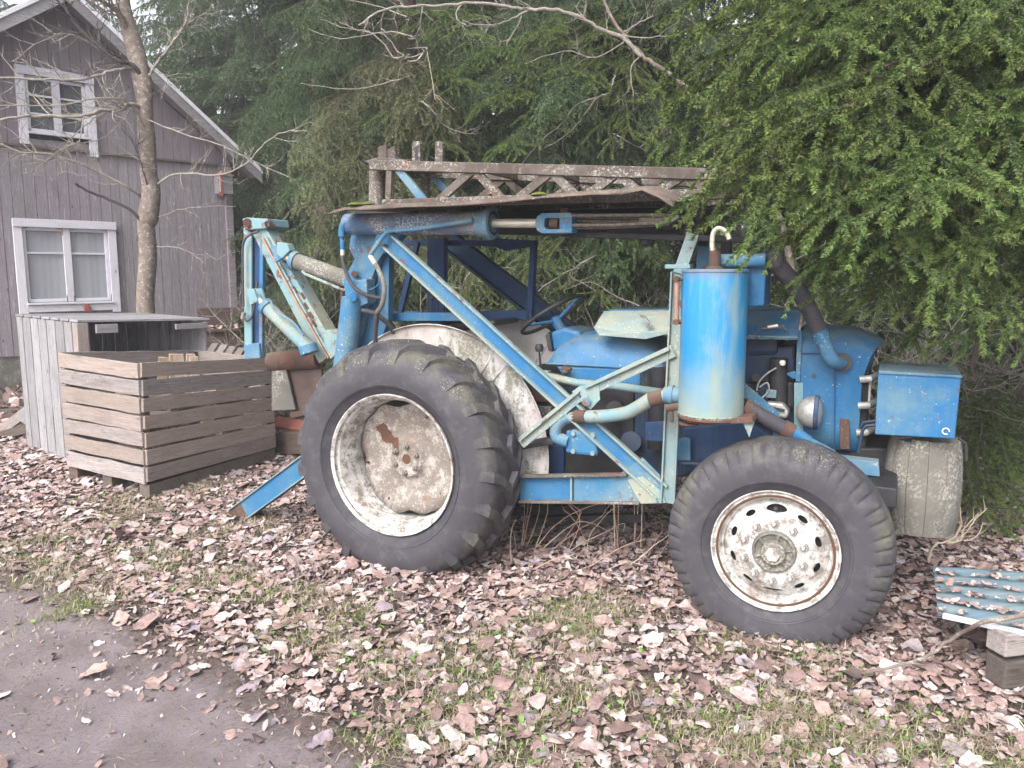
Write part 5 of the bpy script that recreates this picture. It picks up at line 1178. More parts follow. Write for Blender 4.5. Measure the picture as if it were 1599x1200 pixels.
# lichen covered limb hanging in from the middle top
bt2 = empty('bare_tree', at(1260, 700, 6.4)); bt2.location.z = 0; tag(bt2, 'thin grey lichen covered tree leaning over the tractor, its bare limbs crossing the top centre', 'tree'); bt0 = Vector(bt2.location); bt_save = bt; bt = bt2
tr = jit([at(1260, 640, 6.4), at(1235, 400, 6.4), at(1180, 260, 6.3), at(1130, 190, 6.3), at(1086, 146, 6.2), at(1029, 107, 6.1), at(1000, 85, 6.1), at(972, 53, 6.1), at(945, 5, 6.1), at(925, -80, 6.1)], .006); tr[0].z = -.1
bput(MB().tube(tr, list(np.linspace(.026, .008, len(tr))), 10), 'trunk', M['bark'])
for pts, r0, r1, nt_ in (([(1000, 88), (972, 60), (940, 46), (908, 28), (872, 16), (826, 15), (801, 13), (751, 5), (701, 8), (648, 10), (601, 15), (560, 40)], .015, .007, 16),
    ([(826, 16), (800, 30), (780, 37), (750, 40), (722, 32)], .008, .004, 8), ([(818, 18), (806, 45), (790, 70)], .005, .003, 3), ([(940, 45), (985, 58), (1040, 57)], .005, .003, 2),
    ([(725, 5), (712, 22), (722, 38), (735, 40)], .006, .003, 4), ([(975, 50), (1000, 35), (1020, 25)], .006, .003, 4), ([(1000, 86), (985, 110), (990, 150)], .005, .003, 4)):
    p = jit([at(x, y, 6.05 - .2 * i / 10) for i, (x, y) in enumerate(pts)], .006); mb = MB().tube(p, list(np.linspace(r0, r1, len(p))), 8); twigs(mb, p, r1 * .6, nt_, .22, 2); bput(mb, 'limb', M['twig'])
# twiggy dead scrub on the right and the dead branch by the weights
db = MB()
for pts, r in (([(1449, 878), (1452, 862), (1462, 850), (1478, 846), (1490, 838), (1500, 820), (1500, 800), (1497, 760)], .008), ([(1478, 848), (1495, 845), (1510, 830), (1522, 812), (1540, 795)], .007), ([(1490, 840), (1484, 825), (1478, 812)], .005), ([(1484, 850), (1500, 838), (1505, 825), (1530, 800)], .006), ([(1505, 845), (1525, 838), (1535, 815)], .005), ([(1480, 800), (1492, 812), (1503, 820)], .004)):
    p = jit([at(x, y, 4.3) for x, y in pts], .004); db.tube(p, list(np.linspace(r, r * .4, len(p))), 6); twigs(db, p, .0025, 3, .1, 1)
tag(db.build('dead_branch', M['palestalk']), 'forked pale dead branch standing in leaves behind the corrugated sheet', 'branch')
stk = MB(); p = jit([gnd(1350, 1052, .02), gnd(1400, 1040, .04), gnd(1452, 1022, .07), gnd(1490, 995, .13), gnd(1530, 974, .25), gnd(1570, 966, .29), gnd(1640, 955, .32)], .004, 5); stk.tube(p, list(np.linspace(.005, .011, len(p))), 8); twigs(stk, p, .004, 5, .06, 1)
tag(stk.build('stick', M['bark']), 'long pale stick lying from the leaves up onto the corrugated sheet', 'stick')
scr = MB(); rg = random.Random(3)
# dry weeds between the wheels
def stalks(name, lab, lst, Y0):
    t = empty(name, gnd(*lst[0][0])); t0 = Vector(t.location); tag(t, lab, 'dry weed')
    for pts in lst:
        b = gnd(*pts[0]); q = [b - Vector((0, 0, .02))] + [at(x, y, b.y + Y0 * (i + 1) / len(pts)) for i, (x, y) in enumerate(pts[1:])]
        q = jit(q, .003, 4); mb = MB().tube(q, list(np.linspace(.0035, .0018, len(q))), 5); 
        if len(pts) > 2: twigs(mb, q, .0016, 2, .07, 1)
        mb.V = [tuple(Vector(v) - t0) for v in mb.V]; mb.build('stalk', M['drystalk'] if random.random() < .6 else M['palestalk'], t)
Z7 = lambda l: [(780 + x / 3.333, 500 + y / 3.333) for x, y in l]
stalks('dry_weed', 'tall thin dry reddish weed stalks close beside the rear wheel', [Z7(l) for l in ([(115, 1180), (130, 1000), (120, 800)], [(110, 1170), (150, 950), (140, 760), (150, 700)], [(120, 1180), (180, 900), (240, 760), (290, 640)], [(180, 1190), (250, 1000), (235, 850)], [(130, 1190), (205, 1000), (190, 870)], [(90, 1190), (70, 1100), (20, 1060), (-60, 1080)])], .05)
stalks('dry_weed', 'arching pale dry stalks under the blue side beam between the wheels', [Z7(l) for l in ([(160, 1200), (300, 1060), (440, 980), (560, 945)], [(250, 1200), (400, 1100), (520, 1030), (575, 960)], [(300, 1180), (420, 1020), (400, 980), (330, 930)], [(460, 1190), (470, 1120), (560, 1010), (640, 950)], [(330, 1200), (480, 1140), (640, 1060), (640, 1100)], [(350, 1200), (420, 1050), (360, 960), (290, 880)], [(480, 1190), (400, 1060), (330, 980)], [(200, 1200), (330, 1100), (450, 1050), (620, 1130)])], .1)
stalks('dry_weed', 'tallest straight pale weed stalks in front of the diagonal braces', [Z7(l) for l in ([(600, 1200), (590, 800), (560, 560), (540, 520)], [(620, 1190), (600, 1000), (590, 820), (470, 730)], [(735, 1190), (740, 900), (730, 700), (790, 400), (855, 285)], [(705, 1180), (700, 900), (720, 780)], [(610, 1190), (620, 950), (625, 600)], [(700, 1180), (730, 900), (760, 700)])], .0)
stalks('dry_weed', 'low bent straw stalks in front of the space between the wheels', [Z7(l) for l in ([(780, 1200), (830, 1120), (860, 1090)], [(800, 1260), (880, 1150), (960, 1060)], [(640, 1290), (800, 1180), (900, 1100)], [(420, 1300), (600, 1200), (760, 1140)], [(140, 1300), (300, 1240), (380, 1230), (480, 1300)], [(60, 1260), (60, 1100), (90, 1040)], [(700, 1150), (760, 1080), (830, 1030), (850, 1110)], [(520, 1300), (660, 1260), (760, 1280)])], .0)
# ================================================================ SPRUCES
def needle_mat(name, dark, light, old):
    n = NT(name); t = n.attr('tip', 'Fac'); c = n.mix(t, dark, light)
    c = n.mix(n.mul(n.ramp(n.noise(2.2, 3), .5, .75), .5), c, old)
    hv = n.t.nodes.new('ShaderNodeHueSaturation'); n.t.links.new(c, hv.inputs['Color']); n.t.links.new(n.ramp(n.rnd, 0, 1, .8, 1.2), hv.inputs['Value']); n.t.links.new(n.ramp(n.rnd, 0, 1, .485, .515), hv.inputs['Hue'])
    tr = n.t.nodes.new('ShaderNodeBsdfTranslucent'); n.t.links.new(hv.outputs[0], tr.inputs['Color']); mx = n.t.nodes.new('ShaderNodeMixShader'); mx.inputs[0].default_value = .25
    out = n.t.nodes['Material Output']; m = n.done(hv.outputs[0], .6, 0, .25); n.t.links.new(n.b.outputs[0], mx.inputs[1]); n.t.links.new(tr.outputs[0], mx.inputs[2]); n.t.links.new(mx.outputs[0], out.inputs[0]); return m
NM_NEAR = needle_mat('fresh spruce needles', (.035, .068, .028), (.215, .285, .085), (.11, .145, .055))
NM_OLIVE = needle_mat('olive spruce needles', (.075, .095, .055), (.25, .27, .135), (.17, .16, .10))
NM_FAR = needle_mat('dull spruce needles', (.038, .070, .040), (.15, .205, .095), (.11, .11, .07))
def branch_mesh(name, L, seed, nl, nw, step, ring, sec_step, ter_step, nmat, hang=.5, arch=.10, bare=.2, secf=.30):
    R = np.random.default_rng(seed); segs = []; wood = MB()           # segs: p0,p1,tip0,tip1
    S = np.linspace(0, 1, 22); ax = np.stack([S * L, .16 * L * (np.sin(S * 5 + seed) + .5 * np.sin(S * 11 + seed * 2)) * S * (1 - S), arch * L * np.sin(math.pi * S) + .0 * S], 1)
    wood.tube([Vector(p) for p in ax], list(np.interp(S, [0, 1], [.004 + .0040 * L, .002])), 6, False)
    def add_path(p, d, l, n, droop, tip0, tip1, wander=.12):
        pts = [p]; 
        for i in range(n):
            d = d + np.array([0, 0, -droop / n]) + R.normal(0, wander / n, 3); d = d / np.linalg.norm(d); p = p + d * l / n; pts.append(p)
        for i in range(n): segs.append((pts[i], pts[i + 1], tip0 + (tip1 - tip0) * i / n, tip0 + (tip1 - tip0) * (i + 1) / n))
        return pts
    s = bare
    side = 1
    while s < 1:
        i = s * 21; i0 = int(i); p = ax[i0] * (1 - (i - i0)) + ax[min(i0 + 1, 21)] * (i - i0); t = ax[min(i0 + 1, 21)] - ax[i0]; t = t / np.linalg.norm(t)
        side = -side; ln = (secf * L * (1 - s) ** .7 + .13) * R.uniform(.65, 1.15)
        if s < .35: ln *= .8
        ang = R.uniform(.75, 1.15); d = t * math.cos(ang) + np.array([-t[1], t[0], 0]) * side * math.sin(ang) + np.array([0, 0, R.uniform(-.25, .2)]); d /= np.linalg.norm(d)
        n = max(4, int(ln / .09)); pts = add_path(p, d, ln, n, hang * R.uniform(.5, 1.5), .2, .8)
        wood.tube([Vector(q) for q in pts], [.0022 * (1 - .7 * k / n) + .0006 for k in range(n + 1)], 4, False)
        q = ter_step * .8; sd = 1
        while q < ln:
            f = q / ln * n; k = min(int(f), n - 1); pp = pts[k] * (1 - (f - k)) + pts[k + 1] * (f - k); td = pts[k + 1] - pts[k]; td /= np.linalg.norm(td); sd = -sd
            perp = np.cross(td, np.array([0, 0, 1.0])); perp /= (np.linalg.norm(perp) + 1e-6); a2 = R.uniform(.6, .9)
            dd = td * math.cos(a2) + perp * sd * math.sin(a2) + np.array([0, 0, -R.uniform(.2, .7) * hang]); dd /= np.linalg.norm(dd)
            tl = R.uniform(.09, .20) * (1.15 - .5 * q / ln) * (1 + .5 * hang * R.random())
            add_path(pp, dd, tl, 3, hang * .6, .25 + .2 * R.random(), .75 + .25 * R.random(), .16); q += ter_step * R.uniform(.85, 1.15)
        s += sec_step / L * R.uniform(.7, 1.3)
    for i in range(4, 21):
        segs.append((ax[i], ax[i + 1], .25 + .03 * i, .27 + .03 * i))
        t = ax[i + 1] - ax[i]; t = t / np.linalg.norm(t)
        for q_ in range(2):
            a2 = R.uniform(.5, 1.0); sg = R.choice([-1, 1]); dd = t * math.cos(a2) + np.array([-t[1], t[0], 0]) * sg * math.sin(a2) + np.array([0, 0, R.uniform(-.5, .45)]); dd /= np.linalg.norm(dd)
            add_path(ax[i] + (ax[i + 1] - ax[i]) * R.random(), dd, R.uniform(.09, .2), 3, hang * .5, .35, .95, .25)
    add_path(ax[19], (ax[21] - ax[19]) / np.linalg.norm(ax[21] - ax[19]), L * .1, 4, .2, .6, 1.0)
    # needles
    P0 = np.array([s_[0] for s_ in segs]); P1 = np.array([s_[1] for s_ in segs]); T0 = np.array([s_[2] for s_ in segs]); T1 = np.array([s_[3] for s_ in segs])
    Ls = np.linalg.norm(P1 - P0, axis=1); cnt = np.maximum(1, (Ls / step).astype(int)) * ring; idx = np.repeat(np.arange(len(segs)), cnt); n = len(idx)
    f = R.random(n); base = P0[idx] + (P1 - P0)[idx] * f[:, None]; axd = ((P1 - P0) / Ls[:, None])[idx]; rv = R.normal(0, 1, (n, 3)); rv[:, 2] = rv[:, 2] * .8 + .25; rv -= axd * (rv * axd).sum(1)[:, None]; rv /= np.linalg.norm(rv, axis=1)[:, None]
    d = axd * .62 + rv * .78; d /= np.linalg.norm(d, axis=1)[:, None]; w_ = np.cross(d, R.normal(0, 1, (n, 3))); w_ /= np.linalg.norm(w_, axis=1)[:, None]
    ll = nl * R.uniform(.75, 1.15, n)[:, None]; a = base + w_ * nw / 2; b = base - w_ * nw / 2 ; c = base + d * ll; tipv = np.clip(T0[idx] + (T1 - T0)[idx] * f + R.normal(0, .06, n), 0, 1) ** 1.5
    V = np.stack([a, b, c], 1).reshape(-1, 3); nW = len(wood.V); WV = np.array(wood.V)
    allV = np.concatenate([WV, V]); faces_w = wood.F
    me = bpy.data.meshes.new(name); nf = len(faces_w) + n; me.vertices.add(len(allV)); me.vertices.foreach_set('co', allV.ravel())
    lw = [i for f_ in faces_w for i in f_]; loops = np.concatenate([np.array(lw, dtype=np.int32), np.arange(nW, nW + 3 * n, dtype=np.int32)]); me.loops.add(len(loops)); me.loops.foreach_set('vertex_index', loops)
    me.polygons.add(nf); szw = [len(f_) for f_ in faces_w]; st_ = np.concatenate([np.concatenate([[0], np.cumsum(szw)[:-1]]), len(lw) + 3 * np.arange(n)]).astype(np.int32); me.polygons.foreach_set('loop_start', st_)
    mi = np.concatenate([np.zeros(len(faces_w)), np.ones(n)]).astype(np.int32); me.update(calc_edges=True); me.materials.append(M['sprucebark']); me.materials.append(nmat); me.polygons.foreach_set('material_index', mi)
    at_ = me.attributes.new('tip', 'FLOAT', 'POINT'); at_.data.foreach_set('value', np.concatenate([np.zeros(nW), np.repeat(tipv, 3)]).astype(np.float32)); me.validate(); return me, L
NEAR = [branch_mesh('near spruce branch %d' % i, L, 11 + i, .0165, .0050, .0052, 6, .15, .056, NM_NEAR, h, a_, .12, sf) for i, (L, h, a_, sf) in enumerate(((2.3, .30, .07, .34), (2.0, .45, .09, .36), (1.5, .35, .06, .38)))]
FAR = [branch_mesh('spruce branch %d' % i, L, 31 + i, .036, .014, .022, 5, .12, .065, NM_FAR, h, a_, .15, sf) for i, (L, h, a_, sf) in enumerate(((2.6, .8, .08, .24), (2.4, 1.1, .10, .26), (2.8, .6, .05, .22), (2.2, 1.3, .12, .28)))]
NEARO = [branch_mesh('olive spruce branch %d' % i, 2.4, 71 + i, .024, .0070, .011, 6, .10, .055, NM_OLIVE, h, .09, .15, .28) for i, h in enumerate((1.0, 1.4))]
NEARD = [branch_mesh('dull spruce branch %d' % i, 2.4, 51 + i, .026, .0080, .012, 6, .09, .050, NM_FAR, h, .09, .15, .27) for i, h in enumerate((.9, 1.3))]
print('branch tris', [len(m[0].polygons) for m in NEAR + FAR + NEARD])
def spruce_trunk(x, y, h, r, label, group=None):
    z = gz(x, y); t = empty('spruce_tree', (x, y, z)); tag(t, label, 'tree', group)
    pts = [Vector((.02 * math.sin(i), .02 * math.cos(i * 1.3), -.3 + (h + .3) * i / 12)) for i in range(13)]; rr = [r * (1.25 if i == 0 else 1) * (1 - i / 12.5) + .01 for i in range(13)]
    MB().tube(pts, rr, 12).build('trunk', M['sprucebark'], t); return t
def dead_limb(t, pts, Y, r0, r1, nt, mat, attach):
    a = Vector(attach); q = [a] + [at(x, y, Y) for x, y in pts]; p = jit(q, .006); p = [v - t.location for v in p]; r0 *= .6; r1 *= .6; mb = MB().tube(p, list(np.linspace(r0, r1, len(p))), 6); twigs(mb, p, r1 * .7, nt, .25, 2); return mb.build('dead_limb', M[mat], t)
def put_branch(t, a, b, var, flat=None, roll=0.0):
    """a,b in world"""
    me, L = var; a = Vector(a) - t.location; b = Vector(b) - t.location; d = b - a; s = d.length / L; x = d.normalized(); y = Vector((0, 0, 1)).cross(x).normalized(); z = x.cross(y)
    Mx = Matrix((x, y, z)).transposed().to_4x4() @ Matrix.Rotation(roll, 4, 'X') @ Matrix.Diagonal((s, s, s, 1)); Mx.translation = a
    o = bpy.data.objects.new('branch', me); COL.objects.link(o); o.parent = t; o.matrix_basis = Mx; return o
def spruce(x, y, h, Lm, label, vars_, z0=.8, step=.32, zmax=7.5, group=None, droop=.28, per=4, r=None, dead=0, az=None, skip=None):
    t = spruce_trunk(x, y, h, r or .018 * h, label, group); z = z0; k = 0
    while z < h - .3:
        Lr = Lm * (1 - z / h) ** .75
        n = per if z < zmax else 3
        for i in range(n):
            if az: th = random.uniform(*az)
            elif random.random() < .78: th = math.atan2(-y, -x) + random.uniform(-1.8, 1.8)
            else: th = random.uniform(0, 6.28)
            l = Lr * random.uniform(.75, 1.12)
            a = Vector((x, y, gz(x, y) + z + random.uniform(-.15, .15))); dr = droop * random.uniform(.4, 1.5) + .12 * (z < 2.5)
            b = a + Vector((math.cos(th) * l, math.sin(th) * l, -l * dr + (.1 if z > h * .7 else 0)))
            if skip and skip(a, b): continue
            if b.z < .15: b.z = .15
            if b.x / max(b.y, 1) < -.35 and b.z < 3.5 and y < 16: continue
            put_branch(t, a, b, random.choice(vars_), roll=random.uniform(-.25, .25))
        z += step * (1 if z < zmax else 2.2); k += 1
    return t
# the big near tree: trunk just outside the right of the picture
nt_ = spruce_trunk(3.75, 5.0, 15, .2, 'nearest spruce, its bright drooping branches hanging over the front of the tractor')
tips = [(1135, 275, 3.6), (1140, 245, 3.7), (1115, 300, 3.75), (1040, 250, 4.5), (1060, 205, 4.4), (1050, 150, 4.3), (1070, 100, 4.2), (1085, 45, 4.1), (1105, -15, 4.0), (1160, 285, 3.6), (1175, 180, 3.5), (1190, 240, 3.4), (1160, 90, 3.7), (1200, 30, 3.6),
 (1235, 340, 3.3), (1250, 160, 3.4), (1240, 270, 3.25), (1290, 60, 3.4), (1320, 170, 3.2), (1300, 330, 3.3), (1350, 300, 3.15), (1390, 20, 3.4), (1430, 300, 3.1),
 (1265, 425, 3.9), (1325, 440, 3.7), (1310, 400, 3.5), (1385, 455, 3.6), (1410, 400, 3.3), (1420, 540, 3.9), (1480, 470, 3.4), (1540, 520, 3.5), (1500, 400, 3.2), (1570, 370, 3.2), (1520, 60, 3.4), (1220, 380, 3.8), (1135, 220, 3.9), (1130, 30, 4.2), (1240, -20, 3.8), (1330, -30, 3.8)]
for i, (px, py, Y) in enumerate(tips):
    b = at(px, py, Y); up = random.uniform(.25, .95) + .12 * max(0, 1.2 - b.z)
    far_ = math.hypot(3.75 - b.x, 5.0 - b.y)
    a = Vector((3.75, 5.0, b.z + up * far_ / 3)) if far_ < 2.6 or i % 2 else Vector((3.75, 5.0, b.z + up))
    if i % 3 == 1:                      # side shoots that leave a limb half way
        m_ = a.lerp(b, .35) + Vector((0, 0, .12)); put_branch(nt_, m_, b, NEAR[2], roll=random.uniform(-.4, .4))
    else: put_branch(nt_, a, b, NEAR[i % 2], roll=random.uniform(-.3, .3))
random.seed(21)
for z in np.arange(2.6, 13.5, .55):        # the sides of the near tree the picture does not show
    for i in range(3):
        th = random.uniform(-1.9, 1.9); l = 2.6 * (1 - z / 15) ** .7 * random.uniform(.8, 1.1); a = Vector((3.75, 5, z)); put_branch(nt_, a, a + Vector((math.cos(th) * l, math.sin(th) * l, -.25 * l)), NEAR[i % 2])
for z in np.arange(4.2, 13.5, .6):
    for i in range(2):
        th = random.uniform(1.9, 4.4); l = 2.2 * (1 - z / 15) ** .7 * random.uniform(.8, 1.1); a = Vector((3.75, 5, z)); put_branch(nt_, a, a + Vector((math.cos(th) * l, math.sin(th) * l, -.15 * l)), NEAR[i % 2])
# low branch at the right edge
lowt = spruce_trunk(3.6, 6.2, 2.1, .03, 'knee high young spruce at the right edge behind the corrugated sheet')
for (px, py, Y) in ((1540, 760, 5.0), (1525, 790, 4.9), (1560, 830, 4.8), (1600, 800, 4.8), (1585, 740, 5.1), (1570, 700, 5.3)):
    b = at(px, py, Y); put_branch(lowt, (3.6, 6.2, b.z + .5), b, NEAR[2], roll=random.uniform(-.4, .4))
# middle and left trees
sk = lambda a, b: b.y < 5.6 and b.x < 2.6 and b.z < 3.2
def olive(t): pass
tC = spruce(-1.22, 9.6, 15, 2.5, 'spruce with a bare grey upper trunk seen above the left end of the boom', NEARD, .9, .40, 6.2, per=3, r=.19, droop=.42, az=(3.3, 6.1), skip=lambda a, b: a.z > 4.1 and abs(b.x + 1.15) < .55)
for (px, py, Y) in ((450, 240, 7.6), (470, 290, 7.5), (480, 330, 7.4), (560, 150, 7.9), (500, 210, 7.8), (540, 260, 7.5), (480, 380, 7.6), (620, 200, 7.4), (690, 190, 7.6), (600, 300, 7.3), (700, 300, 7.6), (650, 170, 7.3), (560, 340, 7.4), (740, 440, 7.4), (650, 420, 7.4), (500, 430, 7.7)):
    b = at(px, py, Y); put_branch(tC, (-1.22, 9.6, b.z + random.uniform(.3, 1.0)), b, NEARO[random.randrange(2)], roll=random.uniform(-.3, .3))
for (px, py, Y) in ((720, 130, 7.4), (740, 60, 7.5), (700, 230, 7.4)):
    b = at(px, py, Y); put_branch(tC, (-1.22, 9.6, b.z + random.uniform(.3, .8)), b, NEAR[random.randrange(2)], roll=random.uniform(-.3, .3))
tB = spruce(1.1, 9.2, 15, 2.7, 'dense dark spruce directly behind the tractor bonnet', NEARD, .9, .27, 6.6, per=6, r=.14, droop=.34, skip=sk)
for (px, py, Y) in ((760, 160, 7.1), (800, 110, 7.3), (830, 60, 7.3), (900, 120, 7.0), (780, 235, 7.1), (860, 180, 7.2), (990, 215, 6.9), (1000, 130, 7.0), (930, 60, 7.2), (740, 90, 7.6), (850, 420, 7.1), (940, 470, 7.0), (1000, 400, 7.0), (720, 470, 7.3)):
    b = at(px, py, Y); put_branch(tB, (1.1, 9.2, b.z + random.uniform(.3, .9)), b, NEAR[random.randrange(2)], roll=random.uniform(-.3, .3))
spruce(-3.0, 13.2, 15, 2.9, 'tall blue green spruce beside the right end of the house roof', NEARD, .7, .27, 7.5, per=6, droop=.4, skip=lambda a, b: b.x / b.y < -.335 and b.z < 5.2 + .1 * random.random())
spruce(-4.9, 17.0, 17, 3.2, 'dark spruce behind the house roof', FAR, 2.0, .3, 9, per=7, droop=.35)
spruce(.2, 12.3, 16, 2.8, 'spruce filling the gap right of the bare grey trunk', FAR, .8, .28, 8, per=7, droop=.34)
spruce(3.2, 10.3, 15, 2.8, 'shaded spruce behind the drooping tips of the nearest spruce', FAR, .7, .3, 6.8, per=6, droop=.3)
spruce(5.6, 8.6, 15, 2.8, 'spruce behind the blue front box at the right edge', FAR, .9, .32, 6.4, per=6, droop=.3)
more = [(-13.5, 14.5), (-18, 13), (-16, 20), (4.9, 13.0), (-1.4, 16.0), (7.6, 12.0), (-7.5, 20.5), (1.5, 18.5), (-3.2, 20.0), (8.8, 17.0), (-12, 22), (9, 23), (-6.0, 25), (13, 20), (11.5, 14.5), (-10, 27), (-16, 24), (13.5, 27)]
for i, (x, y) in enumerate(more):
    t = spruce(x, y, random.uniform(14, 18), 3.2, 'tall dark spruce in the wood behind the tractor', FAR, 1.0 + .03 * y, .42, 9 if y < 22 else 11, group='spruces of the wood behind', per=7, droop=.3)
for pts, mt in ((((640, 86), (615, 90), (600, 70), (575, 50), (540, 45), (500, 30)), 'twig'), (((668, 76), (640, 90), (620, 80), (600, 55), (560, 48), (530, 35)), 'twig'), (((650, 60), (612, 50), (570, 55), (530, 60), (480, 45)), 'twig'), (((650, 95), (665, 80), (672, 110), (680, 155)), 'palestalk'), (((640, 30), (600, 12), (545, 0), (500, -10)), 'twig'), (((640, 120), (600, 130), (540, 140), (470, 130)), 'twig'), (((660, 160), (700, 200), (740, 210)), 'twig')):
    dead_limb(tC, pts, 7.3, .012, .004, 8, mt, (-1.22, 9.6, at(pts[0][0], pts[0][1], 9.6).z))
for pts in (((960, 120), (950, 145), (930, 155), (905, 190), (880, 215), (850, 232)), ((940, 150), (900, 165), (880, 190), (850, 215), (812, 258)), ((900, 420), (860, 440), (820, 470), (800, 480)), ((930, 400), (890, 425), (905, 440), (960, 470)), ((1000, 480), (960, 462), (920, 440), (880, 455)), ((980, 60), (930, 90), (880, 80), (820, 100)), ((960, 210), (1000, 230), (1020, 200)), ((760, 420), (720, 450), (690, 440))):
    dead_limb(tB, pts, 7.2, .012, .004, 9, 'twig', (1.1, 9.2, at(pts[0][0], pts[0][1], 9.2).z))
# dead lower twigs in the shade of the wood, one scrub per trunk
rg = random.Random(8)
def scrub(x, y, lab, n=26, hgt=2.2, w_=1.6):
    mb = MB()
    for i in range(n):
        a = Vector((rg.uniform(-.4, .4), rg.uniform(-.4, .4), rg.uniform(-.05, .9))); th = rg.uniform(0, 6.28); l = rg.uniform(.5, 1) * w_
        p = [a]; d = Vector((math.cos(th), math.sin(th), rg.uniform(0, 1.2))).normalized()
        for s_ in range(6): d = (d + Vector((rg.gauss(0, .15), rg.gauss(0, .15), rg.gauss(0, .15)))).normalized(); p.append(p[-1] + d * l / 6)
        mb.tube(p, [.008 - .001 * s_ for s_ in range(7)], 5, False); twigs(mb, p, .004, 7, .4, 2)
    o = mb.build('dead_scrub', M['twig'], None, loc=(x, y, gz(x, y))); tag(o, lab, 'bush')
scrub(3.3, 6.6, 'leafless brown scrub in the shade behind the concrete weight', 40, 2.4, 1.9); scrub(4.1, 6.3, 'leafless grey scrub at the right edge under the spruces', 36, 2.4, 1.8)
scrub(.9, 7.4, 'tangle of dead twigs behind the steering wheel and bonnet', 30); scrub(-.5, 7.7, 'dead twigs behind the diagonal blue braces', 22); scrub(-2.9, 9.6, 'dark leafless shrub between the house corner and the backhoe arm', 26)
scrub(1.6, 8.6, 'pale bare brush above the right end of the tractor roof', 30, 3, 2.6)

# ================================================================ LEAF LITTER, GRASS
def raw_mesh(name, V, faces_n, loops, mat, col=None):
    me = bpy.data.meshes.new(name); me.vertices.add(len(V)); me.vertices.foreach_set('co', V.ravel().astype(np.float32)); me.loops.add(len(loops)); me.loops.foreach_set('vertex_index', loops.astype(np.int32))
    nf = len(loops) // faces_n; me.polygons.add(nf); me.polygons.foreach_set('loop_start', (np.arange(nf) * faces_n).astype(np.int32)); me.update(calc_edges=True); me.materials.append(mat)
    if col is not None:
        a = me.attributes.new('col', 'FLOAT_COLOR', 'POINT'); a.data.foreach_set('color', col.ravel().astype(np.float32))
    me.validate(); o = bpy.data.objects.new(name, me); COL.objects.link(o); return o
def attr_mat(name, rough, sp=.3, transl=.0, vein=True):
    n = NT(name); c = n.attr('col'); 
    if vein: c = n.mix(n.ramp(n.noise(55, 5, .7), .45, .7, 0, .55), c, (.10, .065, .055)); n.bump(n.noise(45, 4), .5, .005)
    return n.done(c, rough, 0, sp)
def leaf_templates(K, R):
    out = []
    NR = 12
    for k in range(K):
        a = np.linspace(0, 2 * math.pi, NR, endpoint=False); r = .5 * (1 + .11 * R.normal(0, 1, NR)); asp = R.uniform(.6, 1.0)
        x = r * np.cos(a) * (1 + .18 * (np.cos(a) > .8)); y = r * np.sin(a) * asp
        cx, cy, tw = R.uniform(-.8, .8), R.uniform(-.9, 1.1), R.uniform(-.5, .5)
        ph = R.uniform(0, 6.28)
        def h(x, y): return .55 * cx * x * x + .75 * cy * y * y + tw * x * y + .05 * np.sin(6 * x + ph) * (x * x + y * y) * 3
        xi, yi = x * .55, y * .55; X = np.concatenate([[0], xi, x]); Y = np.concatenate([[0], yi, y]); Z = h(X, Y) - .05 * (np.abs(Y) < .02); Z[1 + NR:] += R.normal(0, .055, NR); Z[1:1 + NR] += R.normal(0, .02, NR); Z -= Z.min()
        out.append(np.stack([X, Y, Z], 1))
    F = []
    for i in range(NR):
        j = (i + 1) % NR; F.append((0, 1 + i, 1 + j)); F.append((1 + i, 1 + NR + i, 1 + NR + j)); F.append((1 + i, 1 + NR + j, 1 + j))
    return np.array(out), np.array(F)
LT, LF = leaf_templates(26, RNG)
PAL = np.array([(.47, .355, .325), (.56, .45, .41), (.32, .215, .19), (.24, .155, .135), (.40, .275, .235), (.15, .105, .10), (.30, .24, .26), (.58, .51, .47), (.40, .33, .33)]); PAL = PAL * np.array([1.02, 1.05, 1.10]); PW = np.array([.22, .12, .20, .14, .16, .05, .05, .03, .03]); PW /= PW.sum()
def gzv(x, y): return np.array([gz(a, b) for a, b in zip(x, y)])
def mk_leaves(name, x, y, z, size, label, mat, tilt=.15, dark=1.0):
    n = len(x); k = RNG.integers(0, len(LT), n); V = LT[k].copy() * size[:, None, None]; flip = RNG.random(n) < .5; V[flip, :, 2] *= -1; V[flip] -= V[flip][:, :, 2].min(1)[:, None, None] * np.array([0, 0, 1])
    ax = RNG.normal(0, tilt, (n, 2)); V[:, :, 2] += V[:, :, 0] * ax[:, :1] + V[:, :, 1] * ax[:, 1:]; th = RNG.random(n) * 6.283; c, s = np.cos(th)[:, None], np.sin(th)[:, None]
    X = V[:, :, 0] * c - V[:, :, 1] * s + x[:, None]; Y = V[:, :, 0] * s + V[:, :, 1] * c + y[:, None]; Z = V[:, :, 2] - V[:, :, 2].min(1)[:, None] + z[:, None]
    V = np.stack([X, Y, Z], 2); nv = V.shape[1]; loops = (LF[None] + (np.arange(n) * nv)[:, None, None]).ravel()
    pc = PAL[RNG.choice(len(PAL), n, p=PW)] * RNG.uniform(.78, 1.18, (n, 1)) * dark; col = np.concatenate([np.repeat(pc[:, None], nv, 1), np.ones((n, nv, 1))], 2).reshape(-1, 4)
    o = raw_mesh(name, V.reshape(-1, 3), 3, loops, mat, col); o.data.polygons.foreach_set('use_smooth', np.ones(len(o.data.polygons), bool)); o.data.update(); tag(o, label, 'leaf litter', None, 'stuff'); return o
LM = attr_mat('fallen leaves', .62)
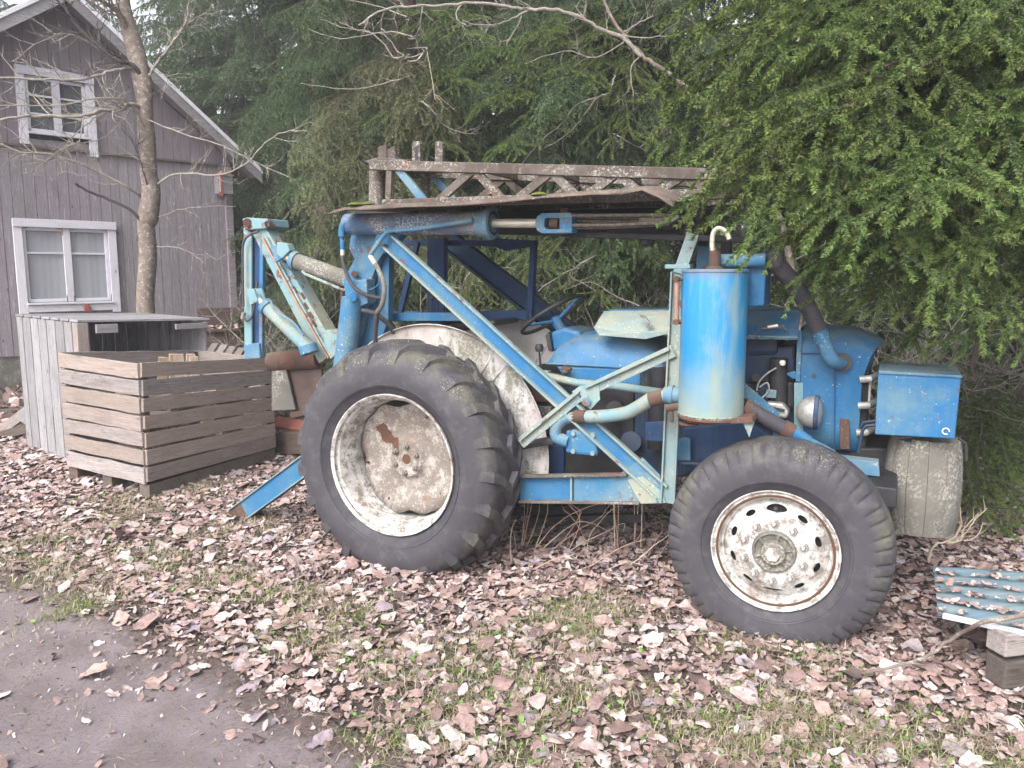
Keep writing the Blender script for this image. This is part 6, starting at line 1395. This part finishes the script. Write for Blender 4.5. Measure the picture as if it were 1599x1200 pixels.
patches = [(205, 800, .28), (170, 780, .2), (330, 760, .25), (530, 965, .25), (480, 1000, .22), (600, 1030, .2), (730, 1020, .22), (850, 965, .22), (905, 990, .2), (920, 960, .2), (860, 1080, .2), (1270, 1120, .3), (1190, 1130, .25), (1280, 1030, .16), (640, 1140, .18), (700, 1090, .15), (960, 1090, .15), (1440, 1150, .2), (120, 940, .25), (90, 890, .25), (250, 870, .25), (1100, 1150, .2), (1230, 1180, .2), (350, 900, .25), (420, 930, .2), (1150, 1010, .15), (930, 945, .25), (1560, 1180, .2), (770, 1060, .18), (820, 1170, .2), (400, 820, .3), (240, 770, .2), (50, 860, .3)]
PP = np.array([[*gnd(a, b)[:2], r] for a, b, r in patches])
def field(n, x0, x1, y0, y1):
    x = RNG.uniform(x0, x1, n); y = RNG.uniform(y0, y1, n); fov = np.abs(x) < .68 * y + .8; return x[fov], y[fov]
x, y = field(58000, -6.5, 5.5, 1.9, 8.5); e = np.array([road_edge(a) for a in x]); dr = y - e
keep = np.where(dr < 0, RNG.random(len(x)) < (.03 + .45 * np.exp(dr / .12)), RNG.random(len(x)) < np.clip(.75 + dr * 1.0, 0, 1))
g = np.zeros(len(x)); 
for px_, py_, r_ in PP: g = np.maximum(g, np.exp(-((x - px_) ** 2 + (y - py_) ** 2) / (r_ * r_) * 1.2))
nz = np.array([noise.noise(Vector((a * 1.3, b * 1.3, 5))) for a, b in zip(x, y)]); keep &= RNG.random(len(x)) > np.clip(g * .50 + .14 * (nz > .12), 0, .8)
x, y = x[keep], y[keep]; print('leaves near', len(x))
sz = np.clip(RNG.lognormal(math.log(.047), .33, len(x)), .022, .105); mk_leaves('leaf_litter', x, y, gzv(x, y) + RNG.uniform(-.004, .014, len(x)), sz, 'curled pale brown aspen leaves covering the ground around the tractor', LM)
x, y = field(60000, -6, 5, 1.9, 6.5); e = np.array([road_edge(a) for a in x]); dr = y - e; k = RNG.random(len(x)) < np.where(dr < 0, .03 + .9 * np.exp(dr / .18), 1); x, y = x[k], y[k]
_p2 = PAL; PAL = PAL * .72
mk_leaves('leaf_crumbs', x, y, gzv(x, y) + RNG.uniform(.002, .012, len(x)), RNG.uniform(.008, .028, len(x)), 'broken crumbs of dead leaf between the whole leaves', LM, .5); PAL = _p2
x, y = field(26000, -16, 14, 8.5, 22); mk_leaves('leaf_litter', x, y, gzv(x, y) + .0, np.clip(RNG.normal(.085, .02, len(x)), .04, .13), 'brown leaf litter on the rising ground under the wood behind', LM, .5)
def on(name, n, f, size, lab):
    pts = [f(random.random(), random.random()) for _ in range(n)]; A = np.array(pts); return mk_leaves(name, A[:, 0], A[:, 1], A[:, 2], np.clip(RNG.normal(size, size * .25, n), .012, .1), lab, LM, .2)
on('fallen_leaves', 210, lambda a, b: tuple(sA.lerp(sB, (round(a * 5) + random.uniform(-.2, .2) - .1) / 5 if random.random() < .8 else a).lerp(sD.lerp(sC, min(1, max(0, (round(a * 5) - .1) / 5))), b) + Vector((0, 0, .008))), .03, 'small brown leaves lying in the grooves of the corrugated sheet')
ca_, cb_ = at(300, 515, 9.2), at(372, 516, 9.5)
on('fallen_leaves', 60, lambda a, b: (lerp(ca_.x, cb_.x, a) - .1 * b, lerp(ca_.y, cb_.y, a) + .5 * b, ca_.z - .008), .06, 'brown leaves scattered on top of the rusty cabinet')
# grass
def mk_grass(name, n, label, palg, spread, hl, cat='grass', uniform=False, seg=3):
    if uniform:
        x, y = field(n, -6, 5, 2.2, 8); e = np.array([road_edge(a) for a in x]); k = (y > e - .03); x, y = x[k], y[k]
    else:
        w_ = PP[:, 2] ** 2; i = RNG.choice(len(PP), n, p=w_ / w_.sum()); sub = RNG.integers(0, 14, n); off = RNG.normal(0, 1, (len(PP), 14, 2)); c0 = PP[i, :2] + off[i, sub] * PP[i, 2:3] * .6; x = c0[:, 0] + RNG.normal(0, spread, n); y = c0[:, 1] + RNG.normal(0, spread, n)
    n = len(x); z = gzv(x, y); th = RNG.random(n) * 6.283; h = hl * RNG.uniform(.4, 1.2, n); lean = RNG.uniform(.5, 2.2, n) * h; w_ = .0013 * RNG.uniform(.7, 1.5, n)
    d = np.stack([np.cos(th), np.sin(th), np.zeros(n)], 1); sd_ = np.stack([-np.sin(th), np.cos(th), np.zeros(n)], 1); b0 = np.stack([x, y, z - .005], 1); p1 = b0 + d * lean[:, None] * .3 + np.array([0, 0, 1]) * h[:, None] * .65; p2 = b0 + d * lean[:, None] + np.array([0, 0, 1]) * (h * np.where(lean > h * .9, .55, .95))[:, None]
    V = np.stack([b0 - sd_ * w_[:, None], b0 + sd_ * w_[:, None], p1 - sd_ * w_[:, None] * .8, p1 + sd_ * w_[:, None] * .8, p2], 1); F = np.array([(0, 1, 3), (0, 3, 2), (2, 3, 4)]); loops = (F[None] + (np.arange(n) * 5)[:, None, None]).ravel()
    pc = palg[RNG.integers(0, len(palg), n)] * RNG.uniform(.75, 1.25, (n, 1)); col = np.concatenate([np.repeat(pc[:, None], 5, 1), np.ones((n, 5, 1))], 2).reshape(-1, 4); o = raw_mesh(name, V.reshape(-1, 3), 3, loops, GMT, col); tag(o, label, cat, None, 'stuff')
GMT = attr_mat('grass blades', .6, .3, 0, False)
mk_grass('grass', 15000, 'small tufts of green grass showing between the fallen leaves', np.array([(.13, .19, .045), (.19, .24, .07), (.24, .25, .10), (.09, .14, .035)]), .04, .040)
mk_grass('dry_grass', 15000, 'bleached straw coloured grass lying among the leaves', np.array([(.30, .25, .17), (.23, .18, .12), (.38, .33, .24)]), .07, .055)
mk_grass('dry_grass', 11000, 'thin scattered dry grass across the leafy verge', np.array([(.29, .24, .16), (.20, .18, .09), (.14, .16, .06), (.36, .30, .23)]), .05, .045, uniform=True)
# spruce needles and straws on the road
n = 6500; x = RNG.uniform(-4.5, 2.2, n); y = RNG.uniform(1.7, 5.5, n); k = np.array([b < road_edge(a) + .2 for a, b in zip(x, y)]); x, y = x[k], y[k]; n = len(x); th = RNG.random(n) * 6.283; l = RNG.uniform(.01, .045, n); d = np.stack([np.cos(th) * l, np.sin(th) * l, RNG.uniform(0, .004, n)], 1); s_ = np.stack([-np.sin(th), np.cos(th), np.zeros(n)], 1) * .0011; b0 = np.stack([x, y, gzv(x, y) + .009], 1)
V = np.stack([b0 - s_, b0 + s_, b0 + d + s_, b0 + d - s_], 1).reshape(-1, 3); pc = np.array([(.40, .28, .18), (.25, .17, .12), (.5, .42, .3)])[RNG.integers(0, 3, n)]; tag(raw_mesh('conifer_litter', V, 4, np.arange(4 * n), GMT, np.concatenate([np.repeat(pc[:, None], 4, 1), np.ones((n, 4, 1))], 2).reshape(-1, 4)), 'fine brown needles and straws scattered over the gravel', 'needle litter', None, 'stuff')
n = 6500; x = RNG.uniform(-4.5, 2.0, n); y = RNG.uniform(1.7, 5.6, n); k = np.array([b < road_edge(a) + .12 for a, b in zip(x, y)]); x, y = x[k], y[k]
_p = PAL; _w = PW; PAL = np.array([(.30, .27, .27), (.20, .175, .175), (.40, .37, .37), (.13, .11, .11)]); PW = np.ones(4) / 4
mk_leaves('grit', x, y, gzv(x, y) + .006, RNG.uniform(.003, .011, len(x)), 'small loose stones pressed into the gravel track', GMT, .8); PAL = _p; PW = _w
# thin added haze volume: imitates the veil of a hazy lens, lifts the darks
hz_ = MB().bb((-78, -34, -1.6), (78, 118, 21)).build('haze', M['black']); hz_.data.materials.clear(); HZM = bpy.data.materials.new('lens_haze'); HZM.use_nodes = True; HZM.node_tree.nodes.remove(HZM.node_tree.nodes['Principled BSDF'])
_pv = HZM.node_tree.nodes.new('ShaderNodeVolumePrincipled'); _pv.inputs['Color'].default_value = (.93, .94, 1, 1); _pv.inputs['Density'].default_value = .0035; HZM.node_tree.links.new(_pv.outputs[0], HZM.node_tree.nodes['Material Output'].inputs['Volume']); hz_.data.materials.append(HZM); tag(hz_, 'thin pale haze added over the whole scene to lift the darks like a lens veil', None, None, 'stuff')
# little green weeds
n = 900; i = RNG.integers(0, len(PP), n); c0 = PP[i, :2] + RNG.normal(0, 1, (n, 2)) * PP[i, 2:3] * .8; LTs = LT
_p = PAL; PAL = np.array([(.12, .22, .05), (.17, .28, .07), (.09, .16, .05)]); PW = np.ones(3) / 3
o = mk_leaves('ground_weeds', c0[:, 0], c0[:, 1], gzv(c0[:, 0], c0[:, 1]) + .02, RNG.uniform(.010, .022, n), 'small green clover like weeds among the leaves', GMT, .3); PAL = _p
bpy.context.view_layer.update()
